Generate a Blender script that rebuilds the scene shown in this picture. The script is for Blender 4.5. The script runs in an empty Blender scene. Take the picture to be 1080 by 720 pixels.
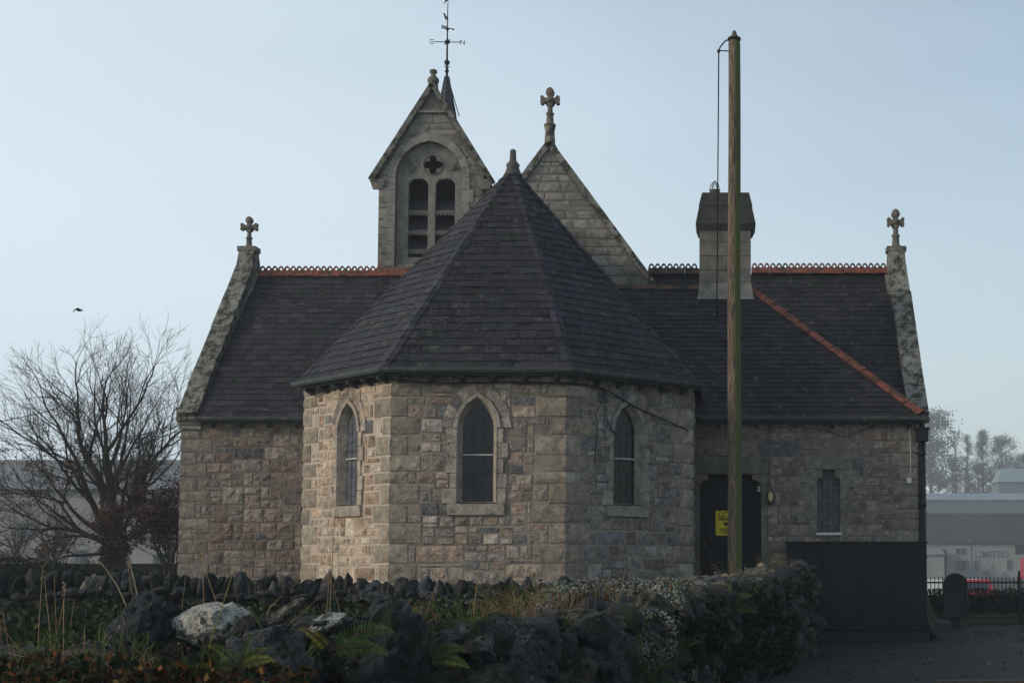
import bpy, math, random
from mathutils import Vector, Matrix, noise
from mathutils.geometry import tessellate_polygon
R = math.radians
rnd = random.Random(7)
V = Vector
sc = bpy.context.scene
COL = sc.collection

# ------------------------------------------------------------------ camera, world, sun, exposure
F, VPX, HY, PIT = 1500.0, 763.0, 589.0, R(3.9)
PY = HY - F * math.tan(PIT)
EYE = 1.6
cd = bpy.data.cameras.new('camera'); cam = bpy.data.objects.new('camera', cd); COL.objects.link(cam)
cam.location = (0, 0, EYE); cam.rotation_euler = (R(90) + PIT, 0, 0)
cd.sensor_width = 36; cd.lens = F * 36 / 1080
cd.shift_x = -(VPX - 540) / 1080; cd.shift_y = (PY - 360) / 1080
cd.clip_end = 3000; cd.clip_start = 0.1
sc.camera = cam
SUN_EL, SUN_AZ = R(20), R(-112)      # azimuth from +Y towards +X
sdir = V((math.sin(SUN_AZ) * math.cos(SUN_EL), math.cos(SUN_AZ) * math.cos(SUN_EL), math.sin(SUN_EL)))
w = bpy.data.worlds.new('World'); sc.world = w; w.use_nodes = True
nt = w.node_tree; nt.nodes.clear()
sky = nt.nodes.new('ShaderNodeTexSky'); sky.sky_type = 'NISHITA'; sky.sun_disc = False
sky.sun_elevation = SUN_EL; sky.sun_rotation = SUN_AZ
sky.air_density = 1.3; sky.dust_density = 1.0; sky.ozone_density = 2.0
bg = nt.nodes.new('ShaderNodeBackground'); bg.inputs['Strength'].default_value = 0.115
wo = nt.nodes.new('ShaderNodeOutputWorld')
# a thin pale veil of high cloud over the clear sky
tc_ = nt.nodes.new('ShaderNodeTexCoord'); vmap = nt.nodes.new('ShaderNodeMapping'); vmap.inputs['Scale'].default_value = (1, 1, 3)
vn_ = nt.nodes.new('ShaderNodeTexNoise'); vn_.inputs['Scale'].default_value = 1.6; vn_.inputs['Detail'].default_value = 3
nt.links.new(tc_.outputs['Generated'], vmap.inputs[0]); nt.links.new(vmap.outputs[0], vn_.inputs['Vector'])
vr_ = nt.nodes.new('ShaderNodeMapRange'); vr_.inputs[1].default_value = .3; vr_.inputs[2].default_value = .7; vr_.inputs[3].default_value = .66; vr_.inputs[4].default_value = .86
nt.links.new(vn_.outputs[0], vr_.inputs[0])
sx_ = nt.nodes.new('ShaderNodeSeparateXYZ'); nt.links.new(tc_.outputs['Generated'], sx_.inputs[0])
def mth(op, a, b, c=None):
    q = nt.nodes.new('ShaderNodeMath'); q.operation = op
    for i, v in enumerate((a, b, c)):
        if v is None: continue
        if hasattr(v, 'links'): nt.links.new(v, q.inputs[i])
        else: q.inputs[i].default_value = v
    return q.outputs[0]
thick = mth('MULTIPLY_ADD', sx_.outputs[0], -.75, vr_.outputs[0]); thick = mth('MULTIPLY_ADD', sx_.outputs[2], -.80, thick)
thick = mth('MINIMUM', mth('MAXIMUM', thick, .22), .95)
veil = nt.nodes.new('ShaderNodeMix'); veil.data_type = 'RGBA'; veil.inputs[7].default_value = (5.9, 6.9, 7.6, 1)
nt.links.new(thick, veil.inputs[0]); nt.links.new(sky.outputs[0], veil.inputs[6])
nt.links.new(veil.outputs[2], bg.inputs[0]); nt.links.new(bg.outputs[0], wo.inputs[0])
sl = bpy.data.lights.new('sun', 'SUN'); sun = bpy.data.objects.new('sun', sl); COL.objects.link(sun)
sl.energy = 1.9; sl.angle = R(10); sl.color = (1.0, 0.82, 0.63)
sun.rotation_euler = sdir.to_track_quat('Z', 'Y').to_euler(); sun.location = (-20, -10, 25)
sc.view_settings.view_transform = 'Standard'; sc.view_settings.look = 'None'
sc.view_settings.exposure = 0.24; sc.view_settings.gamma = 1.0
sc.render.engine = 'CYCLES'
sc.cycles.use_denoising = True
sc.cycles.max_bounces = 6; sc.cycles.diffuse_bounces = 3; sc.cycles.volume_bounces = 1
sc.cycles.sample_clamp_indirect = 4

def at(px, py, Y):
    """a point of the place at distance Y along the line of sight measured on the survey picture"""
    dx = (px - VPX) / F; dy = -(py - PY) / F
    c, s = math.cos(PIT), math.sin(PIT)
    d = V((dx, c - s * dy, s + c * dy)); k = Y / d.y
    return V((d.x * k, Y, EYE + d.z * k))
def zat(py, Y): return at(763, py, Y).z
def xat(px, py, Y): return at(px, py, Y).x

# ------------------------------------------------------------------ materials
def sock(n, *names):
    for a in names:
        if a in n.inputs: return n.inputs[a]
def mat(name, base=(.5,.5,.5), rough=.9, attr=False, var=.25, vscale=3.0, fine=40., bump=.3, bdist=.01,
        spots=None, spot_scale=6., spot_lo=.55, spot_hi=.62, metal=0., spec=.3, spots2=None, s2=(14., .6, .64), stretch=None):
    m = bpy.data.materials.new(name); m.use_nodes = True
    t = m.node_tree; N = t.nodes; L = t.links
    b = N['Principled BSDF']; b.inputs['Roughness'].default_value = rough
    b.inputs['Metallic'].default_value = metal; sock(b, 'Specular IOR Level').default_value = spec
    g = N.new('ShaderNodeNewGeometry'); pos = g.outputs['Position']
    if stretch:
        mp = N.new('ShaderNodeMapping'); mp.inputs['Scale'].default_value = stretch
        L.new(pos, mp.inputs[0]); pos2 = mp.outputs[0]
    else: pos2 = pos
    def noi(scale, det=6, p=None, r=.6):
        n = N.new('ShaderNodeTexNoise'); n.inputs['Scale'].default_value = scale
        n.inputs['Detail'].default_value = det; n.inputs['Roughness'].default_value = r
        L.new(p or pos2, n.inputs['Vector']); return n
    if attr:
        a = N.new('ShaderNodeAttribute'); a.attribute_name = 'Col'; c = a.outputs['Color']
    else:
        a = N.new('ShaderNodeRGB'); a.outputs[0].default_value = (*base, 1); c = a.outputs[0]
    n1 = noi(vscale); n2 = noi(fine, 4)
    ad = N.new('ShaderNodeMath'); ad.operation = 'ADD'; L.new(n1.outputs[0], ad.inputs[0]); L.new(n2.outputs[0], ad.inputs[1])
    mr = N.new('ShaderNodeMapRange'); mr.inputs[1].default_value = .8; mr.inputs[2].default_value = 1.2
    mr.inputs[3].default_value = 1 - var; mr.inputs[4].default_value = 1 + var
    L.new(ad.outputs[0], mr.inputs[0])
    mx = N.new('ShaderNodeVectorMath'); mx.operation = 'SCALE'; L.new(c, mx.inputs[0]); L.new(mr.outputs[0], mx.inputs['Scale'])
    c = mx.outputs[0]
    def spot(c, col, scale, lo, hi):
        s = noi(scale, 8, pos, .7); q = N.new('ShaderNodeMapRange'); q.interpolation_type = 'SMOOTHSTEP'
        q.inputs[1].default_value = lo; q.inputs[2].default_value = hi; L.new(s.outputs[0], q.inputs[0])
        m2 = N.new('ShaderNodeMix'); m2.data_type = 'RGBA'; L.new(q.outputs[0], m2.inputs[0]); L.new(c, m2.inputs[6])
        m2.inputs[7].default_value = (*col, 1); return m2.outputs[2]
    if spots: c = spot(c, spots, spot_scale, spot_lo, spot_hi)
    if spots2: c = spot(c, spots2, *s2)
    L.new(c, b.inputs['Base Color'])
    if bump:
        bp = N.new('ShaderNodeBump'); bp.inputs['Strength'].default_value = bump; bp.inputs['Distance'].default_value = bdist
        L.new(ad.outputs[0], bp.inputs['Height']); L.new(bp.outputs[0], b.inputs['Normal'])
    return m
M = {}
M['stone'] = mat('granite', attr=True, var=.5, vscale=7, fine=32, bump=1.0, bdist=.02, spots=(.06,.055,.048), spot_scale=2.3, spot_lo=.57, spot_hi=.75, spots2=(.27,.26,.23), s2=(17., .64, .69))
M['dressed'] = mat('dressed_granite', attr=True, var=.42, vscale=7, fine=45, bump=.8, bdist=.01, spots=(.09,.08,.065), spot_scale=4.1, spot_lo=.54, spot_hi=.74)
M['coping'] = mat('lichened_coping', attr=True, var=.35, vscale=7, fine=60, bump=.6, bdist=.012, spots=(.03,.032,.022), spot_scale=5.5, spot_lo=.47, spot_hi=.54, spots2=(.30,.30,.25), s2=(11., .58, .63))
M['tower'] = mat('weathered_tower_stone', attr=True, var=.3, vscale=5, fine=60, bump=.6, bdist=.01, spots=(.07,.07,.055), spot_scale=1.6, spot_lo=.5, spot_hi=.72)
M['mortar'] = mat('lime_mortar', (.24,.205,.165), var=.25, vscale=3, fine=70, bump=.6, bdist=.008, spots=(.12,.105,.09), spot_scale=1.1, spot_lo=.45, spot_hi=.62)
M['mortar_pale'] = mat('pale_mortar', (.42,.35,.28), var=.2, vscale=3, fine=70, bump=.6, bdist=.008, spots=(.2,.17,.14), spot_scale=1.6, spot_lo=.55, spot_hi=.7)
M['mortar_dark'] = mat('dark_mortar', (.15,.135,.115), var=.3, vscale=3, fine=70, bump=.6, bdist=.008)
M['mortar_mid'] = mat('earthy_mortar', (.17,.145,.12), var=.3, vscale=3, fine=70, bump=.6, bdist=.008)
M['slate'] = mat('slate', attr=True, rough=.7, var=.5, vscale=4, fine=35, bump=.6, bdist=.01, spec=.25, spots=(.085,.085,.072), spot_scale=6.5, spot_lo=.56, spot_hi=.68, spots2=(.010,.017,.007), s2=(4.0, .57, .61))
M['under'] = mat('roof_underlay', (.02,.02,.022), bump=0)
M['red_tile'] = mat('red_clay_tile', (.165,.052,.034), var=.5, vscale=6, fine=40, bump=.6, spots=(.045,.035,.024), spot_scale=4.5, spot_lo=.50, spot_hi=.60, spots2=(.26,.2,.15), s2=(30., .62, .66))
M['red_tile_mossy'] = mat('mossy_clay_tile', (.12,.055,.04), var=.35, vscale=6, fine=50, bump=.4, spots=(.025,.03,.015), spot_scale=2.6, spot_lo=.45, spot_hi=.55)
M['crest'] = mat('rusty_crest', (.20,.075,.05), var=.4, bump=.4, spots=(.03,.03,.02), spot_scale=3, spot_lo=.5, spot_hi=.6)
M['gutter'] = mat('gutter_paint', (.045,.06,.06), rough=.55, var=.2, bump=.1, spots=(.09,.1,.07), spot_scale=5)
M['black_iron'] = mat('black_iron', (.012,.014,.016), rough=.6, var=.2, bump=.15)
M['painted_dark'] = mat('unlit_interior_black', (.006,.007,.008), bump=0)  # black colour standing in for an unlit space
M['bar'] = mat('pale_bar', (.45,.45,.43), rough=.6, bump=0, var=.1)
M['louvre'] = mat('louvre_slate', (.030,.028,.036), rough=.6, var=.3, bump=.2)
M['scallop'] = mat('scalloped_edge', (.10,.095,.08), rough=.7, var=.3, bump=.2)
M['door'] = mat('painted_door', (.009,.011,.013), rough=.7, var=.4, vscale=2, fine=20, bump=.3, stretch=(3,3,.2))
M['rust'] = mat('rusty_iron', (.10,.05,.02), rough=.8)
M['yellow'] = mat('sign_yellow', (.72,.58,.02), rough=.6, var=.1, bump=0)
M['ink'] = mat('sign_ink', (.015,.015,.015), bump=0)
M['white'] = mat('white_plastic', (.6,.58,.5), rough=.5, var=.08, bump=0)
M['lamp'] = mat('yellowed_lens', (.42,.36,.16), rough=.35, var=.15, bump=0, spec=.5)
M['panel'] = mat('green_sheet', (.004,.010,.012), rough=.6, var=.25, vscale=1.2, fine=14, bump=.1, spec=.25)
M['ground'] = mat('earth_and_grass', (.035,.04,.02), var=.5, vscale=.8, fine=12, bump=.8, bdist=.05, spots=(.05,.035,.02), spot_scale=.7)
M['grass'] = mat('grass', attr=True, var=.3, bump=0, rough=.8)
M['lane'] = mat('gravel_lane', (.009,.011,.0125), var=.8, vscale=.9, fine=30, bump=1.0, bdist=.03, spots=(.03,.03,.028), spot_scale=18, spot_lo=.6, spot_hi=.66, rough=.85)  # near black, in place of shade from trees out of view
M['rock'] = mat('field_stone', attr=True, var=.6, vscale=9, fine=55, bump=1.0, bdist=.03, spots=(.014,.022,.010), spot_scale=6, spot_lo=.50, spot_hi=.58, spots2=(.20,.20,.18), s2=(8., .62, .67))
M['lichen_rock'] = mat('lichen_crusted_stone', attr=True, var=.5, vscale=14, fine=70, bump=1.0, bdist=.03, spots=(.05,.052,.04), spot_scale=12., spot_lo=.50, spot_hi=.62)
M['leaf'] = mat('leaf', attr=True, rough=.75, var=.25, bump=0, spec=.12)
M['bark'] = mat('bark', (.035,.032,.028), var=.35, vscale=4, fine=30, bump=.6, spots=(.03,.04,.018), spot_scale=1.5)
M['pale_house'] = mat('pale_render', (.25,.25,.24), var=.2, vscale=.4, fine=6, bump=0, spots=(.14,.14,.135), spot_scale=.5)
M['far_roof'] = mat('moss_sheet_roof', (.032,.038,.028), var=.35, vscale=.3, fine=3, bump=0, spots=(.026,.02,.024), spot_scale=.12)
M['grey_roof'] = mat('grey_roof', (.16,.17,.17), var=.2, vscale=.3, fine=3, bump=0)
M['clad'] = mat('grey_blue_cladding', (.13,.155,.165), var=.12, vscale=.5, fine=5, bump=0)
M['clad_pale'] = mat('pale_blue_cladding', (.20,.25,.27), var=.1, vscale=.5, fine=5, bump=0)
M['far_glass'] = mat('far_window', (.06,.07,.08), rough=.4, bump=0)
M['red'] = mat('red_paint', (.55,.03,.04), rough=.35, var=.1, bump=0, spec=.5)
M['van_white'] = mat('white_paint', (.75,.75,.73), rough=.35, var=.05, bump=0, spec=.5)
M['tyre'] = mat('rubber', (.02,.02,.02), bump=0)
M['feather'] = mat('black_feathers', (.012,.012,.014), rough=.7, bump=0)
M['kerb'] = mat('worn_kerb', (.06,.05,.042), var=.3)

def glass_mat(name, base, rough, lattice=True):
    m = bpy.data.materials.new(name); m.use_nodes = True; t = m.node_tree; N = t.nodes; L = t.links
    b = N['Principled BSDF']; b.inputs['Roughness'].default_value = rough; sock(b,'Specular IOR Level').default_value = .32
    g = N.new('ShaderNodeNewGeometry')
    n = N.new('ShaderNodeTexNoise'); n.inputs['Scale'].default_value = 7; n.inputs['Detail'].default_value = 5; L.new(g.outputs['Position'], n.inputs['Vector'])
    vo = N.new('ShaderNodeTexVoronoi'); vo.inputs['Scale'].default_value = 11; L.new(g.outputs['Position'], vo.inputs['Vector'])
    cr = N.new('ShaderNodeValToRGB'); cr.color_ramp.elements[0].color = (base[0]*.4, base[1]*.4, base[2]*.4, 1); cr.color_ramp.elements[1].color = (base[0]*2, base[1]*2, base[2]*2, 1)
    ml = N.new('ShaderNodeMath'); ml.operation = 'MULTIPLY'; L.new(n.outputs[0], ml.inputs[0]); L.new(vo.outputs['Distance'], ml.inputs[1])
    L.new(ml.outputs[0], cr.inputs[0]); L.new(cr.outputs[0], b.inputs['Base Color'])
    bp = N.new('ShaderNodeBump'); bp.inputs['Strength'].default_value = .25; bp.inputs['Distance'].default_value = .01
    L.new(n.outputs[0], bp.inputs['Height']); L.new(bp.outputs[0], b.inputs['Normal'])
    return m
M['glass'] = glass_mat('leaded_glass', (.010,.012,.015), .25)
M['mesh_sky_glass'] = glass_mat('meshed_sky_glass', (.085,.10,.115), .45)  # pale base; on the left lancet it stands for reflected sky

def pole_mat():
    m = bpy.data.materials.new('weathered_pole'); m.use_nodes = True; t = m.node_tree; N = t.nodes; L = t.links
    b = N['Principled BSDF']; b.inputs['Roughness'].default_value = .9
    g = N.new('ShaderNodeNewGeometry'); sx = N.new('ShaderNodeSeparateXYZ')
    mp = N.new('ShaderNodeMapping'); mp.inputs['Scale'].default_value = (16, 16, 1.6); L.new(g.outputs['Position'], mp.inputs[0])
    n = N.new('ShaderNodeTexNoise'); n.inputs['Scale'].default_value = 2.5; n.inputs['Detail'].default_value = 8; L.new(mp.outputs[0], n.inputs['Vector'])
    cr = N.new('ShaderNodeValToRGB'); e = cr.color_ramp.elements; e[0].position = .40; e[0].color = (.045,.032,.02,1); e[1].position = .60; e[1].color = (.17,.135,.088,1)
    L.new(n.outputs[0], cr.inputs[0])
    # algae grows on the sheltered side only
    L.new(g.outputs['Normal'], sx.inputs[0])
    ad = N.new('ShaderNodeMath'); ad.operation = 'MULTIPLY_ADD'; L.new(n.outputs[0], ad.inputs[0]); ad.inputs[1].default_value = 1.2; L.new(sx.outputs[0], ad.inputs[2])
    q = N.new('ShaderNodeMapRange'); q.inputs[1].default_value = .72; q.inputs[2].default_value = .95; L.new(ad.outputs[0], q.inputs[0])
    mx = N.new('ShaderNodeMix'); mx.data_type = 'RGBA'; L.new(q.outputs[0], mx.inputs[0]); L.new(cr.outputs[0], mx.inputs[6]); mx.inputs[7].default_value = (.075,.09,.018,1)
    L.new(mx.outputs[2], b.inputs['Base Color'])
    bp = N.new('ShaderNodeBump'); bp.inputs['Strength'].default_value = .6; bp.inputs['Distance'].default_value = .02
    L.new(n.outputs[0], bp.inputs['Height']); L.new(bp.outputs[0], b.inputs['Normal'])
    return m
M['pole'] = pole_mat()

# ------------------------------------------------------------------ mesh and object helpers
WLOC = {}
def vary(c, g): return (c[0]*g, c[1]*g, c[2]*g)
def tag(o, label=None, cat=None, group=None, kind=None):
    if label: o['label'] = label
    if cat: o['category'] = cat
    if group: o['group'] = group
    if kind: o['kind'] = kind
    return o
def empty(name, loc, label, cat, group=None):
    o = bpy.data.objects.new(name, None); COL.objects.link(o); o.location = loc; o.empty_display_size = .3
    WLOC[o.name] = V(loc); return tag(o, label, cat, group)

class MB:
    def __init__(s): s.v = []; s.f = []; s.c = []; s.m = []; s.s = []
    def add(s, verts, faces, col=(.5,.5,.5), m=0, smooth=False):
        b = len(s.v); s.v += [V(p) for p in verts]
        for f in faces: s.f.append([i + b for i in f]); s.c.append(col); s.m.append(m); s.s.append(smooth)
    def box(s, x0, x1, y0, y1, z0, z1, col=(.5,.5,.5), m=0):
        p = [V((x,y,z)) for z in (z0,z1) for y in (y0,y1) for x in (x0,x1)]
        s.add(p, [(0,2,3,1),(4,5,7,6),(0,1,5,4),(2,6,7,3),(0,4,6,2),(1,3,7,5)], col, m)
    def hexa(s, b, t, col=(.5,.5,.5), m=0):
        """b, t: four corners each (ccw seen from the t side)"""
        s.add(list(b) + list(t), [(3,2,1,0),(4,5,6,7),(0,1,5,4),(1,2,6,5),(2,3,7,6),(3,0,4,7)], col, m)
    def beam(s, a, b, wd, ht, up=V((0,0,1)), col=(.5,.5,.5), m=0):
        d = (b - a).normalized(); sd = d.cross(up)
        if sd.length < 1e-4: sd = d.cross(V((1,0,0)))
        sd.normalize(); u2 = sd.cross(d)
        q = [(-1,-1),(1,-1),(1,1),(-1,1)]
        s.hexa([a + sd*(x*wd/2) + u2*(y*ht/2) for x,y in q], [b + sd*(x*wd/2) + u2*(y*ht/2) for x,y in q], col, m)
    def tube(s, pts, rs, n=6, col=(.5,.5,.5), m=0, cap=True, smooth=True):
        pts = [V(p) for p in pts]; rings = []
        prev = None
        for i, p in enumerate(pts):
            d = (pts[min(i+1, len(pts)-1)] - pts[max(i-1, 0)])
            if d.length < 1e-9: d = V((0,0,1))
            d.normalize()
            if prev is None: a = d.cross(V((0,0,1)) if abs(d.z) < .9 else V((1,0,0))).normalized()
            else: a = (prev - d * prev.dot(d)).normalized()
            prev = a; b = d.cross(a); r = rs[i] if hasattr(rs, '__len__') else rs
            rings.append([p + a*(r*math.cos(2*math.pi*k/n)) + b*(r*math.sin(2*math.pi*k/n)) for k in range(n)])
        vs = [q for rg in rings for q in rg]; fs = []
        for i in range(len(rings)-1):
            for k in range(n):
                fs.append((i*n+k, i*n+(k+1)%n, (i+1)*n+(k+1)%n, (i+1)*n+k))
        if cap: fs.append(tuple(range(n-1,-1,-1))); fs.append(tuple((len(rings)-1)*n+k for k in range(n)))
        s.add(vs, fs, col, m, smooth)
    def lathe(s, c, prof, n=16, col=(.5,.5,.5), m=0, smooth=True, sq=1.0):
        vs = []
        for r, z in prof:
            for k in range(n):
                a = 2*math.pi*k/n; vs.append(c + V((r*math.cos(a), r*math.sin(a)*sq, z)))
        fs = [(i*n+k, i*n+(k+1)%n, (i+1)*n+(k+1)%n, (i+1)*n+k) for i in range(len(prof)-1) for k in range(n)]
        fs += [tuple(range(n-1,-1,-1)), tuple((len(prof)-1)*n+k for k in range(n))]
        s.add(vs, fs, col, m, smooth)
    def build(s, name, mats, parent=None):
        if not isinstance(mats, (list, tuple)): mats = [mats]
        if parent is not None: off = WLOC[parent.name]
        else:
            xs = [p.x for p in s.v]; ys = [p.y for p in s.v]; zs = [p.z for p in s.v]
            off = V(((min(xs)+max(xs))/2, (min(ys)+max(ys))/2, min(zs)))
        me = bpy.data.meshes.new(name); me.from_pydata([p - off for p in s.v], [], s.f); 
        for mm in mats: me.materials.append(mm)
        me.polygons.foreach_set('material_index', s.m); me.polygons.foreach_set('use_smooth', s.s)
        ca = me.color_attributes.new('Col', 'FLOAT_COLOR', 'CORNER')
        buf = []
        for f, c in zip(s.f, s.c): buf += [c[0], c[1], c[2], 1.0] * len(f)
        ca.data.foreach_set('color', buf)
        me.update(); o = bpy.data.objects.new(name, me); COL.objects.link(o)
        if parent is not None: o.parent = parent; WLOC[o.name] = off.copy()
        else: o.location = off; WLOC[o.name] = off.copy()
        return o

class Fr:
    """a vertical wall frame: u along the wall, v is height, w is outwards"""
    def __init__(s, o, u, n): s.o = V((o[0], o[1], 0)); s.u = V((u[0], u[1], 0)).normalized(); s.n = V((n[0], n[1], 0)).normalized()
    def p(s, u, v, w=0): return s.o + s.u*u + s.n*w + V((0,0,v))

def plate(mb, fr, outer, holes, w1, w0, col=(.5,.5,.5), m=0, back=False):
    loops = [outer] + holes
    tris = tessellate_polygon([[V((a,b,0)) for a,b in lp] for lp in loops])
    flat = [q for lp in loops for q in lp]
    front = [fr.p(a,b,w1) for a,b in flat]
    mb.add(front, [tuple(t) for t in tris], col, m)
    if back: mb.add([fr.p(a,b,w0) for a,b in flat], [tuple(t) for t in tris], col, m)
    for lp in loops:
        n = len(lp)
        vs = [fr.p(a,b,w1) for a,b in lp] + [fr.p(a,b,w0) for a,b in lp]
        mb.add(vs, [(i,(i+1)%n,n+(i+1)%n,n+i) for i in range(n)], col, m)
def loft(mb, fr, A, wa, B, wb, col, m=0, closed=True):
    n = len(A); vs = [fr.p(a,b,wa) for a,b in A] + [fr.p(a,b,wb) for a,b in B]
    k = n if closed else n-1
    mb.add(vs, [(i,(i+1)%n,n+(i+1)%n,n+i) for i in range(k)], col, m)
def arch(hw, v0, vs, h, c=0., n=7):
    Rr = (h*h + hw*hw)/(2*hw); pts = [(c-hw, v0), (c+hw, v0)]
    amax = math.asin(min(1, h/Rr))
    for i in range(n+1):
        a = amax*i/n; pts.append((c - (Rr-hw) + Rr*math.cos(a), vs + Rr*math.sin(a)))
    for i in range(n-1, -1, -1):
        a = amax*i/n; pts.append((c + (Rr-hw) - Rr*math.cos(a), vs + Rr*math.sin(a)))
    return pts
def block(mb, fr, poly, w0, w1, col, ch=.008, m=0):
    cx = sum(p[0] for p in poly)/len(poly); cy = sum(p[1] for p in poly)/len(poly); n = len(poly)
    ins = []
    for a,b in poly:
        d = V((cx-a, cy-b)); l = d.length; d = d/l if l else d
        ins.append((a + d.x*ch*1.4, b + d.y*ch*1.4))
    vs = [fr.p(a,b,w0) for a,b in poly] + [fr.p(a,b,w1-ch) for a,b in poly] + [fr.p(a,b,w1) for a,b in ins]
    fs = [(i,(i+1)%n,n+(i+1)%n,n+i) for i in range(n)] + [(n+i,n+(i+1)%n,2*n+(i+1)%n,2*n+i) for i in range(n)] + [tuple(range(2*n,3*n))]
    mb.add(vs, fs, col, m)

PAL = {
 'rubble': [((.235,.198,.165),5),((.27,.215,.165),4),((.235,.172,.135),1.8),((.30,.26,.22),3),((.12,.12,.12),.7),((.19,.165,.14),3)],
 'warm_lit':   [((.32,.265,.20),5),((.36,.28,.20),4),((.30,.21,.15),2),((.40,.34,.265),3),((.13,.13,.132),.7),((.24,.175,.125),1.5)],  # walls towards the sun: its light is put into the stone colour
 'cool_shade':   [((.175,.16,.145),5),((.19,.165,.135),3),((.15,.12,.10),1.6),((.20,.19,.17),3),((.13,.135,.135),1.2)],  # walls turned from the sun: shade is put into the stone colour
 'brown':  [((.165,.14,.12),5),((.19,.15,.122),4),((.165,.122,.097),1.8),((.215,.185,.155),2.5),((.10,.096,.094),.8)],
 'even':   [((.17,.158,.138),5),((.19,.175,.15),3),((.14,.125,.105),2)],
}
def pick(pal, r):
    tot = sum(wt for _, wt in PAL[pal]); x = r.random()*tot
    for c, wt in PAL[pal]:
        x -= wt
        if x <= 0: break
    k = 1.14*r.uniform(.76, 1.24); j = [r.uniform(.98,1.02) for _ in range(3)]
    return tuple(c[i]*k*j[i] for i in range(3))

def stone_face(mb, fr, q, depth, rough, r, col, edgeL=0., edgeR=0., gap=.009, m=0):
    """q: (u,v) corners bl, br, tr, tl. edgeL/edgeR: extension at a building corner"""
    wd = abs(q[1][0]-q[0][0]); ht = abs(q[3][1]-q[0][1])
    if wd < .03 or ht < .03: return
    nu = max(3, min(9, int(wd/.06)+1)); nv = max(3, min(6, int(ht/.05)+1))
    gl = -edgeL if edgeL else gap; gr = -edgeR if edgeR else gap
    sd = V((r.random()*50, r.random()*50, r.random()*50))
    tiltu = r.uniform(-1,1)*rough*.5; tiltv = r.uniform(-1,1)*rough*.5
    jit = [(r.uniform(-1,1)*gap*.7, r.uniform(-1,1)*gap*.7) for _ in range(4)]
    vs = []; bd = .018
    ss = [0, min(.25, bd/wd)] + [min(.25,bd/wd) + (1-2*min(.25,bd/wd))*i/(nu-2) for i in range(1, nu-2)] + [1-min(.25,bd/wd), 1]
    tt = [0, min(.25, bd/ht)] + [min(.25,bd/ht) + (1-2*min(.25,bd/ht))*i/(nv-2) for i in range(1, nv-2)] + [1-min(.25,bd/ht), 1]
    for j, t in enumerate(tt):
        for i, s_ in enumerate(ss):
            u0 = q[0][0]+gl + jit[0][0]*(not edgeL); u1 = q[1][0]-gr + jit[1][0]*(not edgeR); u2 = q[2][0]-gr + jit[2][0]*(not edgeR); u3 = q[3][0]+gl + jit[3][0]*(not edgeL)
            v0 = q[0][1]+gap+jit[0][1]; v1 = q[1][1]+gap+jit[1][1]; v2 = q[2][1]-gap+jit[2][1]; v3 = q[3][1]-gap+jit[3][1]
            u = (u0*(1-s_)+u1*s_)*(1-t) + (u3*(1-s_)+u2*s_)*t
            v = (v0*(1-s_)+v1*s_)*(1-t) + (v3*(1-s_)+v2*s_)*t
            el = (i == 0 and not edgeL) or (i == len(ss)-1 and not edgeR); ev = j in (0, len(tt)-1)
            P = V((u*7, v*7, 0)) + sd
            if el or ev: wv = -.008
            else:
                e2 = (i == 1 and not edgeL) or (i == len(ss)-2 and not edgeR) or j in (1, len(tt)-2)
                body = depth + rough*(noise.noise(P) * 1.0 + .5*noise.noise(P*2.7)) + tiltu*(s_-.5) + tiltv*(t-.5)
                if (i == 0 and edgeL) or (i == len(ss)-1 and edgeR): body = depth
                wv = max(.004, body*(.55 if e2 else 1.0))
            du = noise.noise(P*1.3 + V((9,0,0)))*gap*.9 if el else 0
            dv = noise.noise(P*1.3 + V((0,9,0)))*gap*.9 if ev else 0
            vs.append(fr.p(u+du, v+dv, wv))
    a = len(ss)
    fs = [(j*a+i, j*a+i+1, (j+1)*a+i+1, (j+1)*a+i) for j in range(len(tt)-1) for i in range(a-1)]
    mb.add(vs, fs, col, m)

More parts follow.
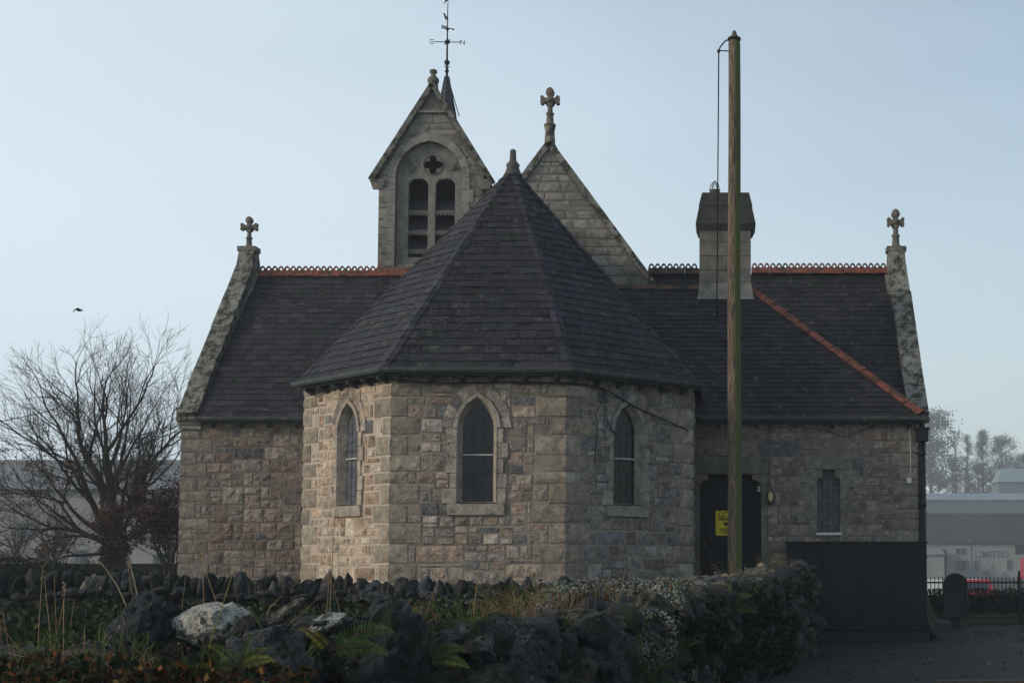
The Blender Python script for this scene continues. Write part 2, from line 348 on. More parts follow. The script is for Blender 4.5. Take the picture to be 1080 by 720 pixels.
def rubble(mb, fr, u0, u1, v0, v1, seed=1, openings=(), rowh=(.17,.33), pal='rubble', qL=0, qR=0, depth=.022, rough=.018, m_r=0, m_q=1,
           slopeL=None, slopeR=None, wide=(.8,2.5), split=.5, qpal='even', qcol=(.28,.245,.19), gap=.010, row_seed=11, qs=(.30,.52), cuts=()):
    """openings: functions f(va, vb) -> (ua, ub) or None; slopeL/slopeR: functions v -> u; qL/qR: corner overrun of dressed quoins (0 = none)"""
    r = random.Random(seed); rr = random.Random(row_seed); v = v0; k = 0
    while v < v1 - .05:
        h = rr.uniform(*rowh)
        for cu in cuts:
            if v + .06 < cu < v + h + .09: h = cu - v
        if v + h > v1 - .1: h = v1 - v
        va, vb = v, v+h
        L = (slopeL(va), slopeL(vb)) if slopeL else (u0, u0)
        Rr = (slopeR(va), slopeR(vb)) if slopeR else (u1, u1)
        segs = [[L, Rr]]
        if qL:
            wq = qs[k % 2]*r.uniform(.93,1.07); c = pick(qpal, r); c = tuple((c[i]*.5+qcol[i]*.48) for i in range(3))
            stone_face(mb, fr, [(L[0],va),(L[0]+wq,va),(L[1]+wq,vb),(L[1],vb)], .024, .022, r, c, edgeL=qL, gap=gap*.7, m=m_q)
            segs[0][0] = (L[0]+wq, L[1]+wq)
        if qR:
            wq = qs[(k+1) % 2]*r.uniform(.93,1.07); c = pick(qpal, r); c = tuple((c[i]*.5+qcol[i]*.48) for i in range(3))
            stone_face(mb, fr, [(Rr[0]-wq,va),(Rr[0],va),(Rr[1],vb),(Rr[1]-wq,vb)], .024, .022, r, c, edgeR=qR, gap=gap*.7, m=m_q)
            segs[0][1] = (Rr[0]-wq, Rr[1]-wq)
        for op in openings:
            iv = op(va, vb)
            if iv:
                ns = []
                for a, b in segs:
                    if iv[0] >= max(b) or iv[1] <= min(a): ns.append([a,b]); continue
                    if iv[0] > max(a)+.02: ns.append([a, (iv[0],iv[0])])
                    if iv[1] < min(b)-.02: ns.append([(iv[1],iv[1]), b])
                segs = ns
        for a, b in segs:
            tot = (b[0]-a[0] + b[1]-a[1])/2
            if max(b[0]-a[0], b[1]-a[1]) < .05: continue
            ws = []; s = 0
            while s < tot:
                x = h*r.uniform(*wide); x = min(max(x,.12),.75); ws.append(x); s += x
            if len(ws) > 1 and s - tot > ws[-1]*.5: ws.pop(); s = sum(ws)
            cum = [0]
            for x in ws: cum.append(cum[-1]+x/s)
            for i in range(len(ws)):
                f0, f1 = cum[i], cum[i+1]
                qb = (a[0]+(b[0]-a[0])*f0, a[0]+(b[0]-a[0])*f1); qt = (a[1]+(b[1]-a[1])*f0, a[1]+(b[1]-a[1])*f1)
                if h > .2 and r.random() < split:
                    tm = r.uniform(.38,.62); vm = va + h*tm
                    mb0 = (qb[0]+(qt[0]-qb[0])*tm, qb[1]+(qt[1]-qb[1])*tm)
                    parts = [((qb[0],va),(qb[1],va),(mb0[1],vm),(mb0[0],vm)), ((mb0[0],vm),(mb0[1],vm),(qt[1],vb),(qt[0],vb))]
                    o2 = []
                    for p_ in parts:
                        if p_[1][0]-p_[0][0] > .3 and r.random() < .6:
                            x = r.uniform(.35,.65); g = lambda A,B: (A[0]+(B[0]-A[0])*x, A[1]+(B[1]-A[1])*x)
                            o2 += [(p_[0], g(p_[0],p_[1]), g(p_[3],p_[2]), p_[3]), (g(p_[0],p_[1]), p_[1], p_[2], g(p_[3],p_[2]))]
                        else: o2.append(p_)
                    for p_ in o2: stone_face(mb, fr, list(p_), depth*r.uniform(.6,1.1), rough, r, pick(pal, r), gap=gap, m=m_r)
                else:
                    stone_face(mb, fr, [(qb[0],va),(qb[1],va),(qt[1],vb),(qt[0],vb)], depth*r.uniform(.7,1.25), rough, r, pick(pal, r), gap=gap, m=m_r)
        v = vb; k += 1

def snecked(mb, fr, u0, u1, v0, v1, seed=1, openings=(), pal='rubble', qL=0, qR=0, depth=.014, rough=.024, gap=.010, row_seed=11, qs=(.30,.52),
            qcol=(.28,.245,.19), qh=(.2,.36), cuts=(), scale=1.22):
    """random rubble between dressed quoins: the field is cut up at random, so no bed joint runs through"""
    r = random.Random(seed); rr = random.Random(row_seed); v = v0; k = 0; qw = [0, 0]; ql = []
    while v < v1 - .05:
        h = rr.uniform(*qh)
        if v + h > v1 - .12: h = v1 - v
        for sd, q in ((0, qL), (1, qR)):
            if not q: continue
            wq = qs[(k+sd) % 2]*r.uniform(.9,1.1); c = pick('even', r); c = tuple((c[i]*.5+qcol[i]*.55)*r.uniform(.85,1.15) for i in range(1)) and vary((c[0]*.5+qcol[0]*.55, c[1]*.5+qcol[1]*.52, c[2]*.5+qcol[2]*.48), r.uniform(.85,1.15))
            e = (v, v+h, wq, sd); ql.append(e)
            if sd == 0: stone_face(mb, fr, [(u0,v),(u0+wq,v),(u0+wq,v+h),(u0,v+h)], .020, .014, r, c, edgeL=q, gap=gap*.6, m=1)
            else: stone_face(mb, fr, [(u1-wq,v),(u1,v),(u1,v+h),(u1-wq,v+h)], .020, .014, r, c, edgeR=q, gap=gap*.6, m=1)
        v += h; k += 1
    def qop(sd):
        def f(va, vb):
            ws = [w_ for a, b, w_, s_ in ql if s_ == sd and a < vb-.02 and b > va+.02]
            if not ws: return None
            return (u0-1, u0+max(ws)) if sd == 0 else (u1-max(ws), u1+1)
        return f
    ops_ = list(openings)
    def emit(a, b, c, d):
        # a..b along the wall, c..d in height; trimmed against quoins row by row, then against openings
        ivs = [[a, b]]
        for sd in (0, 1):
            q = qop(sd)(c, d)
            if q: ivs[0] = [max(ivs[0][0], q[1]), ivs[0][1]] if sd == 0 else [ivs[0][0], min(ivs[0][1], q[0])]
        for op in ops_:
            iv = op(c, d)
            if not iv: continue
            ns = []
            for x, y in ivs:
                if iv[0] >= y or iv[1] <= x: ns.append([x, y]); continue
                if iv[0] > x+.03: ns.append([x, iv[0]])
                if iv[1] < y-.03: ns.append([iv[1], y])
            ivs = ns
        for x, y in ivs:
            if y-x > .045: stone_face(mb, fr, [(x,c),(y,c),(y,d),(x,d)], depth*r.uniform(.5,1.4), rough, r, pick(pal, r), gap=gap)
    qcuts = sorted(set([round(e[0],4) for e in ql] + [round(e[1],4) for e in ql]))
    def cut(a, b, c, d):
        wd, ht = b-a, d-c
        if d - c > .1:
            for cu in cuts:
                if c + .04 < cu < d - .04: cut(a, b, c, cu); cut(a, b, cu, d); return
        if ht > .40*scale or (ht > .23*scale and wd/ht < 2.6 and r.random() < .62):
            x = c + ht*r.uniform(.36,.64)
            if ht > .6: x = c + r.uniform(.3,.7)*ht
            cut(a, b, c, x); cut(a, b, x, d); return
        if wd > .72*scale or wd/ht > 3.0 or (wd > .34*scale and wd/ht > 1.3 and r.random() < .62):
            x = a + wd*r.uniform(.34,.66); cut(a, x, c, d); cut(x, b, c, d); return
        near = (qL and a < u0+.6) or (qR and b > u1-.6)
        if near:      # keep the toothing against the quoins tight
            ys = [c] + [y for y in qcuts if c+.05 < y < d-.05] + [d]
            for y0, y1 in zip(ys, ys[1:]): emit(a, b, y0, y1)
        else: emit(a, b, c, d)
    # first break: irregular tall panels
    v = v0
    while v < v1 - .01:
        h = r.uniform(.55, .95)
        if v + h > v1 - .3: h = v1 - v
        x = u0
        while x < u1 - .01:
            wd = r.uniform(.7, 1.5)
            if x + wd > u1 - .4: wd = u1 - x
            off = r.uniform(-.0,.0)
            cut(x, x+wd, v, v+h); x += wd
        v += h
def arch_opening(c, hw, v0, vs, h, pad):
    Rr = (h*h + hw*hw)/(2*hw)
    def half(v):
        if v <= vs: return hw+pad
        t = v - vs; 
        if t >= h+pad: return None
        R2 = Rr+pad; x = R2*R2 - t*t
        return max(0., math.sqrt(max(0,x)) - (Rr-hw)) if x > 0 else None
    def f(va, vb):
        if vb <= v0-pad*1.2 or va >= vs+h+pad: return None
        x = half(max(va, v0))
        if x is None or x < .03: return None
        return (c-x, c+x)
    return f
def rect_opening(ua, ub, v0, v1):
    return lambda va, vb: None if (vb <= v0+.02 or va >= v1-.02) else (ua, ub)

SLP = [((.050,.041,.060),5),((.060,.049,.068),4),((.040,.040,.052),4),((.078,.060,.078),1.6),((.05,.053,.055),2),((.085,.082,.086),.5)]
def slate_col(r, k=1.0):
    k *= .36
    tot = sum(wt for _, wt in SLP); x = r.random()*tot
    for c, wt in SLP:
        x -= wt
        if x <= 0: break
    g = k*r.uniform(.62,1.4); return tuple(a*g for a in c)
def slates(mb, BL, BR, TR, TL, seed=1, row=.165, wd=.26, k=1.0, hipL=False, hipR=False):
    r = random.Random(seed)
    nrm = (BR-BL).cross(TL-BL).normalized()
    H = ((TL-BL) - (BR-BL).normalized()*((TL-BL).dot((BR-BL).normalized()))).length
    n = max(1, round(H/row))
    mb.add([BL-nrm*.02, BR-nrm*.02, TR-nrm*.02, TL-nrm*.02], [(0,1,2,3)], (.02,.02,.02), 1)
    for i in range(n):
        t0 = i/n; t1 = min(1, (i+1.18)/n)
        a0 = BL.lerp(TL,t0); b0 = BR.lerp(TR,t0); a1 = BL.lerp(TL,t1); b1 = BR.lerp(TR,t1)
        L0 = (b0-a0).length; L1 = (b1-a1).length
        if L0 < .05: continue
        # cut positions measured along the row from a fixed line
        ud = (BR-BL).normalized(); s0a = (a0-BL).dot(ud); s0b = (b0-BL).dot(ud); s1a = (a1-BL).dot(ud); s1b = (b1-BL).dot(ud)
        lo = min(s0a, s1a); hi = max(s0b, s1b); x = lo - r.random()*wd if i % 2 else lo - r.random()*wd*.5
        base = BL + (a0-BL) - ud*s0a; top = BL + (a1-BL) - ud*s1a
        while x < hi:
            x2 = x + wd*r.uniform(.82,1.18)
            p = max(x, s0a), min(x2, s0b); q = max(x, s1a), min(x2, s1b)
            if p[1]-p[0] > .01 or q[1]-q[0] > .01:
                p = (min(p[0], s0b), max(p[1], s0a)); q = (min(q[0], s1b), max(q[1], s1a))
                g = .003
                lift = .014 + r.uniform(-.003,.006) + (r.random() < .03)*.012; t2 = r.uniform(-.003,.003)
                dz = r.uniform(-.006,.004) if r.random() > .04 else -.03
                up = (top-base).normalized()
                A = base + ud*(min(p)+g) + up*dz; B = base + ud*(max(p)-g) + up*dz
                C = top + ud*(max(q)-g); D = top + ud*(min(q)+g)
                if (B-A).dot(ud) < 0: B = A
                if (C-D).dot(ud) < 0: C = D
                edge = (hipL and p[0] <= s0a + .01) or (hipR and p[1] >= s0b - .01)
                c = slate_col(r, k*(1.35 if edge and r.random() < .75 else 1.0))
                th = .008
                mb.hexa([A+nrm*(lift-th), B+nrm*(lift+t2-th), C+nrm*(.001-th), D+nrm*(.001-th)],
                        [A+nrm*lift, B+nrm*(lift+t2), C+nrm*.001, D+nrm*.001], c, 0)
            x = x2
# ------------------------------------------------------------------ the ground
def lerp_tab(tab, x):
    if x <= tab[0][0]: return tab[0][1]
    for (a, va), (b, vb) in zip(tab, tab[1:]):
        if x <= b: return va + (vb-va)*(x-a)/(b-a)
    return tab[-1][1]
EDGE = [(9.0,-60),(9.35,-9),(9.6,-3.4),(10.2,-2.2),(11,-1.49),(13,-1.07),(17,-.49),(21,.38),(24,1.1),(28,1.15),(28.5,4.2),(38,4.2),(39,-4),(80,-14),(200,-40)]
def sm(a, b, x):
    t = min(1, max(0, (x-a)/(b-a))); return t*t*(3-2*t)
def hgt(x, y):
    e = lerp_tab(EDGE, y)
    raised = 1 - sm(e-.15, e+.15, x)
    top = .72 + .12*noise.noise(V((x*.7, y*.7, 0))) + (.40)*sm(19.9, 20.2, y)
    if y < 9.0: raised = 0
    z = raised*top
    if x > e and y > 42: z = -1.5*sm(43, 60, y)
    z2 = 24*sm(250, 560, y)
    if y > 240: z = z + z2
    return z + (.015*noise.noise(V((x,y,3))) if y < 60 else 0)
def axis(cuts):
    out = []
    for a, b, st in cuts:
        x = a
        while x < b - 1e-6: out.append(x); x += st
    out.append(cuts[-1][1]); return out
xs = axis([(-620,-100,40),(-100,-20,8),(-20,-6,.5),(-6,6,.2),(6,20,.7),(20,100,8),(100,620,40)])
ys = axis([(-60,0,6),(0,8,1),(8,12,.2),(12,30,.3),(30,45,.6),(45,70,2.5),(70,160,10),(160,440,20),(440,640,40)])
g = MB(); nx = len(xs)
g.add([V((x,y,hgt(x,y))) for y in ys for x in xs], [(j*nx+i, j*nx+i+1, (j+1)*nx+i+1, (j+1)*nx+i) for j in range(len(ys)-1) for i in range(nx-1)], smooth=True)
tag(g.build('ground', M['ground']), kind='structure')
ln = MB()
def lane_strip():
    yy = axis([(2,34.2,.4)]); vs = []; n = 24
    for y in yy:
        x0 = max(-3.0, lerp_tab(EDGE, y)+.15) if y > 9.6 else -3.0
        if y > 28: x0 = 4.35
        for i in range(n+1):
            x = x0 + (14-x0)*i/n; vs.append(V((x, y, .02 + .012*noise.noise(V((x*3, y*3, 1))))))
    ln.add(vs, [(j*(n+1)+i, j*(n+1)+i+1, (j+1)*(n+1)+i+1, (j+1)*(n+1)+i) for j in range(len(yy)-1) for i in range(n)], smooth=True)
lane_strip()
tag(ln.build('lane', M['lane']), kind='structure')

# ------------------------------------------------------------------ the church
CX, W8, YA = -4.15, 2.96, 24.0
A0 = V((CX-1.2071*W8, YA+.7071*W8, 0)); A1 = V((CX-W8/2, YA, 0)); A2 = V((CX+W8/2, YA, 0)); A3 = V((CX+1.2071*W8, YA+.7071*W8, 0))
YW, YR, YV, YVR, YG = 31.0, 34.5, 28.0, 31.2, 33.3
GZ = .9
church = empty('church', (CX, 30, GZ), 'old granite parish church with polygonal apse, slate roofs and gabled bell tower', 'church')
# window builder ------------------------------------------------------------
def lancet(fr, c, hw, v0, vs, h, glass, seed, pal='rubble', vous=True, col=(.33,.30,.255)):
    r = random.Random(seed)
    pane = arch(hw, v0, vs, h, c)
    mb = MB(); plate(mb, fr, pane, [], -.115, -.135)
    win = mb.build('window', glass, church)
    s = MB()
    i_ = .075; o_ = hw + i_
    inner = arch(hw, v0, vs, h, c, 9); ringi = arch(hw+i_, v0, vs, h+i_*1.15, c, 9)
    loft(s, fr, inner, -.135, inner, -.10, col); loft(s, fr, inner, -.10, ringi, .045, col)
    # arch ring: voussoirs
    def ring_blocks(d0, d1, nn, w1, pal_, mm):
        A = arch(hw+d0, v0, vs, h+d0*1.15, c, nn); B = arch(hw+d1, v0, vs, h+d1*1.15, c, nn)
        for k in range(2, len(A)-1):
            q = [A[k], B[k], B[k+1], A[k+1]]
            cc = pick(pal_, r) if pal_ else vary(col, r.uniform(.88,1.1))
            block(s, fr, q, -.02, w1, cc, .006, mm)
        q = [A[-1], B[-1], (B[0][0], vs), (A[0][0], vs)]
    ring_blocks(i_, i_+.075, 3, .052, None, 0)
    if vous: ring_blocks(i_+.08, i_+.25, 5, .028, pal, 1)
    # jambs
    v = v0 - .02; k = 0
    n = 5; hh = (vs - v0 + .02)/n
    for k in range(n):
        for sd in (-1, 1):
            ww = (.18, .105)[(k + (sd > 0)) % 2] + r.uniform(-.012,.012) + (.05 if k == 0 else 0)
            a = c + sd*(hw+i_); b = c + sd*(hw+i_+ww)
            q = [(min(a,b), v+k*hh+.003), (max(a,b), v+k*hh+.003), (max(a,b), v+(k+1)*hh-.003), (min(a,b), v+(k+1)*hh-.003)]
            block(s, fr, q, -.02, .034, vary(col, r.uniform(.88,1.12)), .006, 0)
    # sill
    vs_ = [fr.p(c-hw-.24, v0-.22, -.02), fr.p(c+hw+.24, v0-.22, -.02), fr.p(c+hw+.24, v0-.025, -.02), fr.p(c-hw-.24, v0-.025, -.02)]
    block(s, fr, [(c-hw-.22, v0-.21), (c+hw+.22, v0-.21), (c+hw+.22, v0-.023), (c-hw-.22, v0-.023)], -.02, .055, tuple(x*.95 for x in col), .008, 0)
    s.add([fr.p(c-hw-.07, v0-.023, .048), fr.p(c+hw+.07, v0-.023, .048), fr.p(c+hw+.01, v0+.02, -.12), fr.p(c-hw-.01, v0+.02, -.12)], [(0,1,2,3)], col, 0)
    s.build('surround', [M['dressed'], M['stone']], win)
    b = MB(); vm = v0 + (vs+h-v0)*.478
    b.beam(fr.p(c-hw+.005, vm, -.10), fr.p(c+hw-.005, vm, -.10), .02, .022)
    b.build('glazing_bar', M['bar'], win)
    ld = MB()
    for k in range(1, 12):
        vv = v0 + (vs-v0)*k/8.0
        if vv > vs + h*.6: break
        ww = hw if vv < vs else hw*.75
        ld.beam(fr.p(c-ww+.01, vv, -.111), fr.p(c+ww-.01, vv, -.111), .006, .006)
    for x in (-.33, .33): ld.beam(fr.p(c+x*hw, v0+.01, -.111), fr.p(c+x*hw, vs+h*.45, -.111), .006, .006)
    ld.build('leading', M['black_iron'], win)
    return win

zt = zat(392, YA)          # wall head of the apse
vg0, vgt = zat(529.7, YA), zat(423.8, YA); hw = .262; vspr = vgt - .44
d45 = math.sqrt(.5)
frL = Fr(A0, (A1-A0), (-d45, -d45)); frC = Fr(A1, (A2-A1), (0,-1)); frR = Fr(A2, (A3-A2), (d45,-d45))
uL = W8/2 + .12; uC = xat(503.1, 480, YA) - A1.x; uR = W8/2 - .10
aw = MB()
for fr, uc, sd, pal, mi, gp in ((frL, uL, 21, 'warm_lit', 2, .015), (frC, uC, 22, 'rubble', 3, .011), (frR, uR, 23, 'cool_shade', 3, .009)):  # stone tones painted from lit left face to shaded right face
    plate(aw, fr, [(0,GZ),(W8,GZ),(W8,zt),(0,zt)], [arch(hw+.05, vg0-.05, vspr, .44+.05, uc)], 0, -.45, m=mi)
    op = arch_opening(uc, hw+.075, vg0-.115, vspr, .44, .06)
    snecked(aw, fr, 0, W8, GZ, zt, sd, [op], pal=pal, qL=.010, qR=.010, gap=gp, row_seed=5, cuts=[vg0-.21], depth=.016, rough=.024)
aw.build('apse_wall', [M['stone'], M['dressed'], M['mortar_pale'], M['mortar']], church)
lancet(frL, uL, hw, vg0, vspr, .44, M['mesh_sky_glass'], 1, 'rubble', col=(.33,.285,.23))  # paler pane paints the sky reflection; surround tone is lit too
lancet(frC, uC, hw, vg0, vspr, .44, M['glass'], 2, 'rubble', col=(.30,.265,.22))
lancet(frR, uR, hw, vg0, vspr, .44, M['glass'], 3, 'cool_shade', col=(.25,.23,.20))  # darker surround: the face's shade is painted into its tone
# choir walls behind the apse
cw = MB()
frS = Fr(A3, (0,1), (1,0)); plate(cw, frS, [(0,GZ),(7,GZ),(7,zt),(0,zt)], [], 0, -.45, m=2)
rubble(cw, frS, 0, 2.0, GZ, zt, 31, [], pal='cool_shade', qL=.010, row_seed=5)
cw.build('choir_wall', [M['stone'], M['dressed'], M['mortar']], church); cw = MB()
frS2 = Fr((A0.x, 33), (0,-1), (-1,0)); plate(cw, frS2, [(0,GZ),(33-A0.y,GZ),(33-A0.y,zt),(0,zt)], [], 0, -.45, m=2)
rubble(cw, frS2, 2.0, 33-A0.y, GZ, zt, 32, [], pal='warm_lit', qR=.010, row_seed=5)
cw.build('choir_wall', [M['stone'], M['dressed'], M['mortar']], church)
# apse roof ---------------------------------------------------------------
zapex = zat(177.5, YA+1.2071*W8); apex = V((CX, YA+1.2071*W8, zapex))
ov = .26; zev = zat(390, YA-ov)+.02
def oct_pt(i, a):   # corners of the offset octagon
    rad = a/math.cos(R(22.5)); ang = R(-157.5 + 45*i)
    return V((CX + rad*math.cos(ang), YA+1.2071*W8 + rad*math.sin(ang), zev))
ap = 1.2071*W8 + ov
E = [oct_pt(i, ap) for i in range(4)]
dl = (E[0]-E[1]).normalized(); E[0] = E[1] + dl*((A0.x-.09-E[1].x)/dl.x)
dr2 = (E[3]-E[2]).normalized(); E[3] = E[2] + dr2*((A3.x+.13-E[2].x)/dr2.x)
ar = MB()
e1 = V((.02,0,0))
for i in range(3):
    slates(ar, E[i], E[i+1], apex+V((.01,0,0)), apex-V((.01,0,0)), 40+i, row=.20, wd=.30, hipL=True, hipR=True)
rz = V((CX, YG, zapex)); kR = V((E[3].x, YG, zev)); kL = V((E[0].x, YG, zev))
slates(ar, E[3], kR, rz, apex, 44, row=.17, hipL=True); slates(ar, kL, E[0], apex, rz, 45, row=.17, hipR=True)
# slate hip caps
r_ = random.Random(3)
for i in (1, 2, 0, 3):
    a = E[i]; b = apex; n = 30
    nl = (E[i]-E[i-1]).cross(apex-E[i]).normalized() if i > 0 else V((-1,0,.8)).normalized()
    nr = (E[i+1]-E[i]).cross(apex-E[i]).normalized() if i < 3 else V((1,0,.8)).normalized()
    d = (b-a).normalized(); up = (nl+nr).normalized()
    for k in range(n):
        p0 = a.lerp(b, k/n); p1 = a.lerp(b, min(1, (k+1.15)/n)); c = slate_col(r_, 1.45)
        wdt = .10*(1-.35*k/n)
        for nn, sgn in ((nl,-1),(nr,1)):
            sd_ = nn.cross(d)*(-1); sd_.normalize()
            if sd_.dot(nr-nl)*sgn < 0: sd_ = -sd_
            lift = .03 + r_.uniform(0,.01)
            q = [p0 + up*lift, p0 + sd_*wdt*r_.uniform(.8,1.2) + nn*(lift*.8), p1 + sd_*wdt + nn*.014, p1 + up*.014]
            ar.add(q, [(0,1,2,3)], c, 0)
ar.build('apse_roof', [M['slate'], M['under']], church)
def moss(parent, quads, n, seed, name='moss'):
    mb = MB(); r = random.Random(seed)
    for k in range(n):
        a, b, c, d = r.choice(quads); u, v = r.random(), r.random()
        v = round(v*24)/24 + .004; p = a.lerp(b,u).lerp(d.lerp(c,u), min(.98,v))
        if noise.noise(p*.9+V((seed,0,0))) < -.05: continue
        nn = (b-a).cross(d-a).normalized(); ud = (b-a).normalized(); up_ = nn.cross(ud)
        for j in range(r.randint(1,3)):
            q = p + ud*r.uniform(-.06,.06) + nn*.012; s1, s2 = r.uniform(.012,.045), r.uniform(.008,.018); vs, fs = ICO0
            col = r.choice([(.016,.024,.008),(.03,.036,.014),(.012,.014,.008),(.07,.07,.05)])
            mb.add([q + ud*(x.x*s1) + up_*(x.y*s2*1.3) + nn*(x.z*s2) for x in vs], fs, col)
    return tag(mb.build(name, M['leaf'], parent), kind='stuff')
ICO0 = ([V(p) for p in ((1,0,0),(-1,0,0),(0,1,0),(0,-1,0),(0,0,1),(.6,.6,.5),(-.6,.6,.5),(.6,-.6,.5),(-.6,-.6,.5))], [(0,5,4),(5,2,4),(2,6,4),(6,1,4),(1,8,4),(8,3,4),(3,7,4),(7,0,4)])
moss(bpy.data.objects['apse_roof'], [(E[0],E[1],apex,apex),(E[1],E[2],apex,apex),(E[1],E[2],apex,apex),(E[2],E[3],apex,apex)], 900, 3)
# finial on the apse
fi = MB()
b0 = at(541, 181, apex.y); hgtp = zat(160, apex.y) - b0.z
fi.lathe(V((apex.x, apex.y, apex.z-.25)), [(.20,.08),(.15,.18),(.12,.26),(.14,.31),(.10,.36),(.07,.40),(.06,.55),(.065,.58),(.045,.62)], 10, (.10,.095,.085))
fi.build('roof_finial', M['tower'], church)

def gutter(pts, name='gutter', dz=0., brk=.55, closed_ends=True, wl=.10, wall=None):
    """pts: polyline of the outer eaves line"""
    g_ = MB(); prof = [(0,.05),(.012,.0),(.05,-.035),(.09,-.035),(.11,0),(.115,.05),(.095,.05),(.05,.03)]
    n = len(prof); rings = []
    for i, p in enumerate(pts):
        dirs = []
        if i > 0: dirs.append((pts[i]-pts[i-1]).normalized())
        if i < len(pts)-1: dirs.append((pts[i+1]-pts[i]).normalized())
        nn = sum([V((d.y, -d.x, 0)) for d in dirs], V((0,0,0))).normalized()
        k = 1/max(.5, nn.dot(V((dirs[0].y,-dirs[0].x,0))))
        rings.append([p + nn*(k*(a-.06)) + V((0,0,b+dz)) for a, b in prof])
    vs = [q for rg in rings for q in rg]
    fs = [(i*n+k, (i+1)*n+k, (i+1)*n+(k+1)%n, i*n+(k+1)%n) for i in range(len(rings)-1) for k in range(n)]
    fs += [tuple(range(n)), tuple((len(rings)-1)*n+k for k in range(n-1,-1,-1))]
    g_.add(vs, fs)
    # soffit/fascia board behind
    for a, b in zip(pts, pts[1:]):
        d = (b-a).normalized(); nn = V((d.y,-d.x,0))
        g_.beam(a-nn*.09+V((0,0,-.02+dz)), b-nn*.09+V((0,0,-.02+dz)), .03, .10)
    go = g_.build(name, M['gutter'], church)
    for a, b in zip(pts, pts[1:]):
        L_ = (b-a).length; d = (b-a).normalized(); nn = V((d.y,-d.x,0)); m_ = max(2, round(L_/brk))
        for i in range(m_):
            p = a + d*(L_*(i+.5)/m_) + V((0,0,dz-.085))
            bm_ = MB(); bm_.hexa([p-d*.035-nn*.30+V((0,0,-.10)), p+d*.035-nn*.30+V((0,0,-.10)), p+d*.035-nn*.09+V((0,0,-.02)), p-d*.035-nn*.09+V((0,0,-.02))],
                              [p-d*.035-nn*.30+V((0,0,.05)), p+d*.035-nn*.30+V((0,0,.05)), p+d*.035-nn*.08+V((0,0,.05)), p-d*.035-nn*.08+V((0,0,.05))])
            bm_.build('bracket', M['gutter'], go)
    return go
gutter([E[0]+V((-.04,0,-.03)), E[1]+V((-.02,-.04,-.03)), E[2]+V((.02,-.04,-.03)), E[3]+V((.04,0,-.03))], brk=.5)

# main wings ----------------------------------------------------------------
zw = zat(443, YW); zr = zat(287, YR)
XLo, XLi = xat(192.5, 445, YW), xat(214, 430, YW)
XRo, XRi = xat(975, 445, YW), xat(956, 430, YW)
ww_ = MB(); wwr = MB()
frW = Fr((XLo, YW), (1,0), (0,-1))
plate(ww_, frW, [(0,GZ),(A0.x-XLo,GZ),(A0.x-XLo,zw+.1),(0,zw+.1)], [], 0, -.5, m=2)
snecked(ww_, frW, 0, A0.x-XLo, GZ, zw-.02, 51, [], pal='brown', qL=.02, row_seed=8, rough=.034, depth=.018, gap=.008, qcol=(.20,.178,.155), qs=(.36,.62))
# moulded kneeler corbel under the coping
for k, (a, b, c) in enumerate(((.0,.16,.05),(.03,.10,.10))): ww_.box(XLo-.05-k*.03, XLo+.42, YW-.06-k*.03, YW+.2, zw-.20+k*.1, zw-.10+k*.1, (.24,.225,.2), 1)
frWR = Fr((3.7, YW), (1,0), (0,-1))
plate(wwr, frWR, [(0,0),(XRo-3.7,0),(XRo-3.7,zw+.1),(0,zw+.1)], [], 0, -.5, m=2)
rubble(wwr, frWR, 0, XRo-3.7, 0, zw-.02, 52, [], pal='brown', qR=.02, row_seed=8)
# gable end walls
for X0, X1, zb in ((XLo, XLo+.45, GZ), (XRo-.45, XRo, 0)):
    ys_ = [(YW+.02,zb),(YW+.02,zw),(YR,zr+.02),(2*YR-YW,zw),(2*YR-YW,zb)]; n = len(ys_)
    (ww_ if X0 < 0 else wwr).add([V((X0,y,z)) for y,z in ys_]+[V((X1,y,z)) for y,z in ys_], [tuple(range(n)), tuple(range(2*n-1,n-1,-1))]+[(i,(i+1)%n,n+(i+1)%n,n+i) for i in range(n)], (.2,.18,.16), 0)
ww_.build('nave_wall', [M['stone'], M['dressed'], M['mortar_mid']], church); wwr.build('nave_wall', [M['stone'], M['dressed'], M['mortar_dark']], church)
wr = MB()
ey = YW-.28; ez = zw + .02; sl_ = (zr-.06-ez)/(YR-ey)
def wr_pt(x, y): return V((x, y, ez + sl_*(y-ey)))
slates(wr, wr_pt(XLi-.02, ey), wr_pt(-5.0, ey), wr_pt(-5.0, YR), wr_pt(XLi-.02, YR), 61, row=.20, wd=.29, k=1.1)
slates(wr, wr_pt(-3.0, ey+1.8), wr_pt(XRi+.02, ey+1.8), wr_pt(XRi+.02, YR), wr_pt(-3.0, YR), 62, row=.19, wd=.29, k=.8)
slates(wr, wr_pt(2.6, ey), wr_pt(XRi+.02, ey), wr_pt(XRi+.02, ey+1.79), wr_pt(2.6, ey+1.79), 63, row=.19, wd=.29, k=.8)
yb = 2*YR-ey
MQ = [(wr_pt(XLi,ey),wr_pt(-6,ey),wr_pt(-6,YR-.2),wr_pt(XLi,YR-.2))]; MQ2 = [(wr_pt(1.,ey+1),wr_pt(XRi,ey+1),wr_pt(XRi,YR-.2),wr_pt(1.,YR-.2))]
wr.add([V((XLi,yb,ez)),V((XRi,yb,ez)),wr_pt(XRi,YR),wr_pt(XLi,YR)], [(1,0,3,2)], (.05,.05,.055), 0)
nro = wr.build('nave_roof', [M['slate'], M['under']], church); moss(nro, MQ, 700, 5); moss(nro, MQ2, 400, 6)
gutter([V((XLo+.38, ey-.0, zw+.0)), V((A0.x-.05, ey, zw))], brk=.58)
